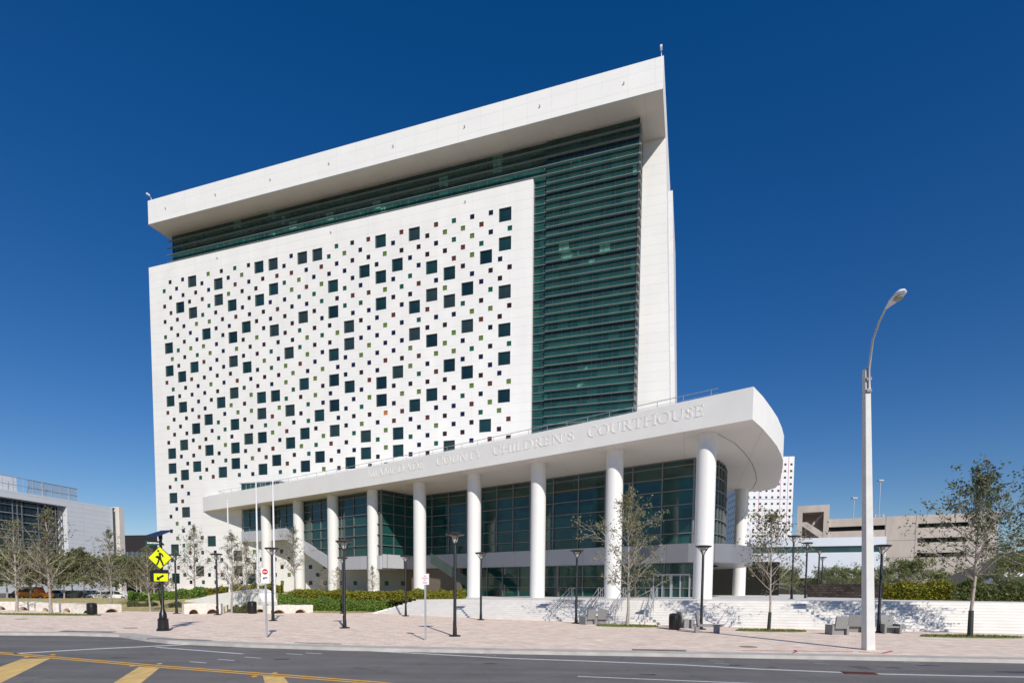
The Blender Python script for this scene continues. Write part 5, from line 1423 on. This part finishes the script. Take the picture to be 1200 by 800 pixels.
# concrete viaduct ramp on the right
va, vb = Vector(AT(1035, 104)), Vector(AT(1260, 84)); tv = vb - va
vd = thing('viaduct_ramp', 'grey sloping concrete road ramp in front of the parking garage', 'ramp', (va.x, va.y, 0), math.atan2(tv.y, tv.x))
M['ramp'] = mat('ramp_concrete', (.10, .095, .09), .9, noise=.15, scale=.4)
lz = lambda u: lerp(1.8, 9.6, sstep(0, .85, u)) 
rm = MB(); N_ = 20
for i in range(N_):
    u0, u1 = i / N_, (i + 1) / N_; x0, x1 = u0 * tv.length, u1 * tv.length
    rm.prism([(x0, 0), (x1, 0), (x1, 9), (x0, 9)], lambda x, y: max(0, lz(x / tv.length) - 2.2), lambda x, y: lz(x / tv.length))
rm.build('deck', M['ramp'], vd)
for x in (.62, .80, .97):
    MB().box(x * tv.length - .5, x * tv.length + .5, 3, 5, 0, lz(x) - 2.0).build('pier', M['ramp'], vd)
p = AT(1168, 120); o = thing('white_annex', 'small white building with a dark window band at the right edge beyond the ramp', 'building', (p[0], p[1], 0), R(-8))
MB().box(0, 40, 0, 12, 0, 7.2).build('wall', M['tower'], o); MB().box(0.2, 40.2, -.1, 0, 7.3 - 3.1, 7.3 - 1.4).build('window_band', M['pane'], o)

# vehicles behind the lawn -------------------------------------------------
def vehicle(name, label, cat, loc, rz, body, L_=4.5, H_=1.45, style='car', roofc=None):
    t = thing(name, label, cat, loc, rz, 'vehicles parked behind the lawn')
    bm_ = mat(name + '_paint', body, .3)
    if style == 'car': pr = [(-L_ / 2, .3), (-L_ / 2, .72), (-L_ / 2 + .25, .85), (-L_ * .34, .92), (-L_ * .22, H_ - .08), (-L_ * .12, H_), (L_ * .12, H_), (L_ * .20, H_ - .08), (L_ * .30, .95), (L_ * .45, .85), (L_ / 2, .68), (L_ / 2, .3)]
    else: pr = [(-L_ / 2, .45), (-L_ / 2, 1.1), (-L_ * .46, H_ - .1), (-L_ * .42, H_), (L_ * .15, H_), (L_ * .22, 1.12), (L_ * .48, 1.05), (L_ / 2, .95), (L_ / 2, .45)]
    W = .86
    mbv = MB().profile(pr, Matrix.Translation((0, -W, 0)), 2 * W); mbv.build('body', bm_, t, bevel=.04)
    zw0 = .95 if style == 'car' else 1.18
    for y in (-W - .012, W + .002):
        for q_ in ([[(-L_ * .29, zw0), (-L_ * .20, H_ - .1), (-.03, H_ - .08), (-.03, zw0)], [(.04, zw0), (.04, H_ - .08), (L_ * .17, H_ - .1), (L_ * .26, zw0)]] if style == 'car' else
                   [[(-L_ * .42, zw0), (-L_ * .42, H_ - .12), (-.1, H_ - .12), (-.1, zw0)], [(.0, zw0), (.0, H_ - .12), (L_ * .13, H_ - .12), (L_ * .18, zw0)]]):
            MB().profile(q_, Matrix.Translation((0, y, 0)), .01).build('side_window', M['pane'], t)
    for x in (-L_ * .31, L_ * .31):
        for y in (-W - .02, W - .18):
            w_ = MB().tube([(0, 0, 0), (0, .2, 0)], .33, 16).build('wheel', M['black'], t); w_.location = (x, y, .33)
            MB().tube([(0, -.012, 0), (0, .1, 0)], .18, 12).build('rim', M['galv'], w_)
    if roofc: MB().box(-L_ * .43, L_ * .14, -W + .02, W - .02, H_ + .005, H_ + .14).build('roof_top', mat('blue_roof', roofc, .4), t)
    return t
for k, (x, d, rz, nm, lbl, cat, colr, LL, HH, sty, rf_) in enumerate([
    (41, 87, 4, 'parked_jeep', 'orange jeep with a bright blue roof parked behind the lawn', 'jeep', (.85, .25, .01), 4.4, 1.85, 'suv', (.01, .22, .36)),
    (29, 88.5, 4, 'parked_car', 'black car parked just left of the orange jeep', 'car', (.015, .015, .018), 4.4, 1.5, 'car', None),
    (137, 87, 6, 'parked_car', 'white hatchback parked at the right end of the row', 'car', (.75, .75, .76), 4.4, 1.5, 'car', None),
    (121, 90, 6, 'parked_car', 'silver white saloon parked left of the white hatchback', 'car', (.6, .6, .62), 4.5, 1.35, 'car', None),
    (104, 92, 6, 'parked_car', 'dark blue car parked in tree shade in the middle of the row', 'car', (.02, .03, .07), 4.4, 1.5, 'car', None),
    (90, 91, 6, 'parked_car', 'dark grey car parked in tree shade right of the orange jeep', 'car', (.04, .04, .045), 4.4, 1.5, 'car', None),
    (68, 93, 4, 'parked_car', 'white car mostly hidden behind tree trunks right of the jeep', 'car', (.6, .6, .6), 4.4, 1.5, 'car', None)]):
    p = AT(x, d); vehicle(nm, lbl, cat, (p[0], p[1], .03), R(rz), colr, LL, HH, sty, rf_)
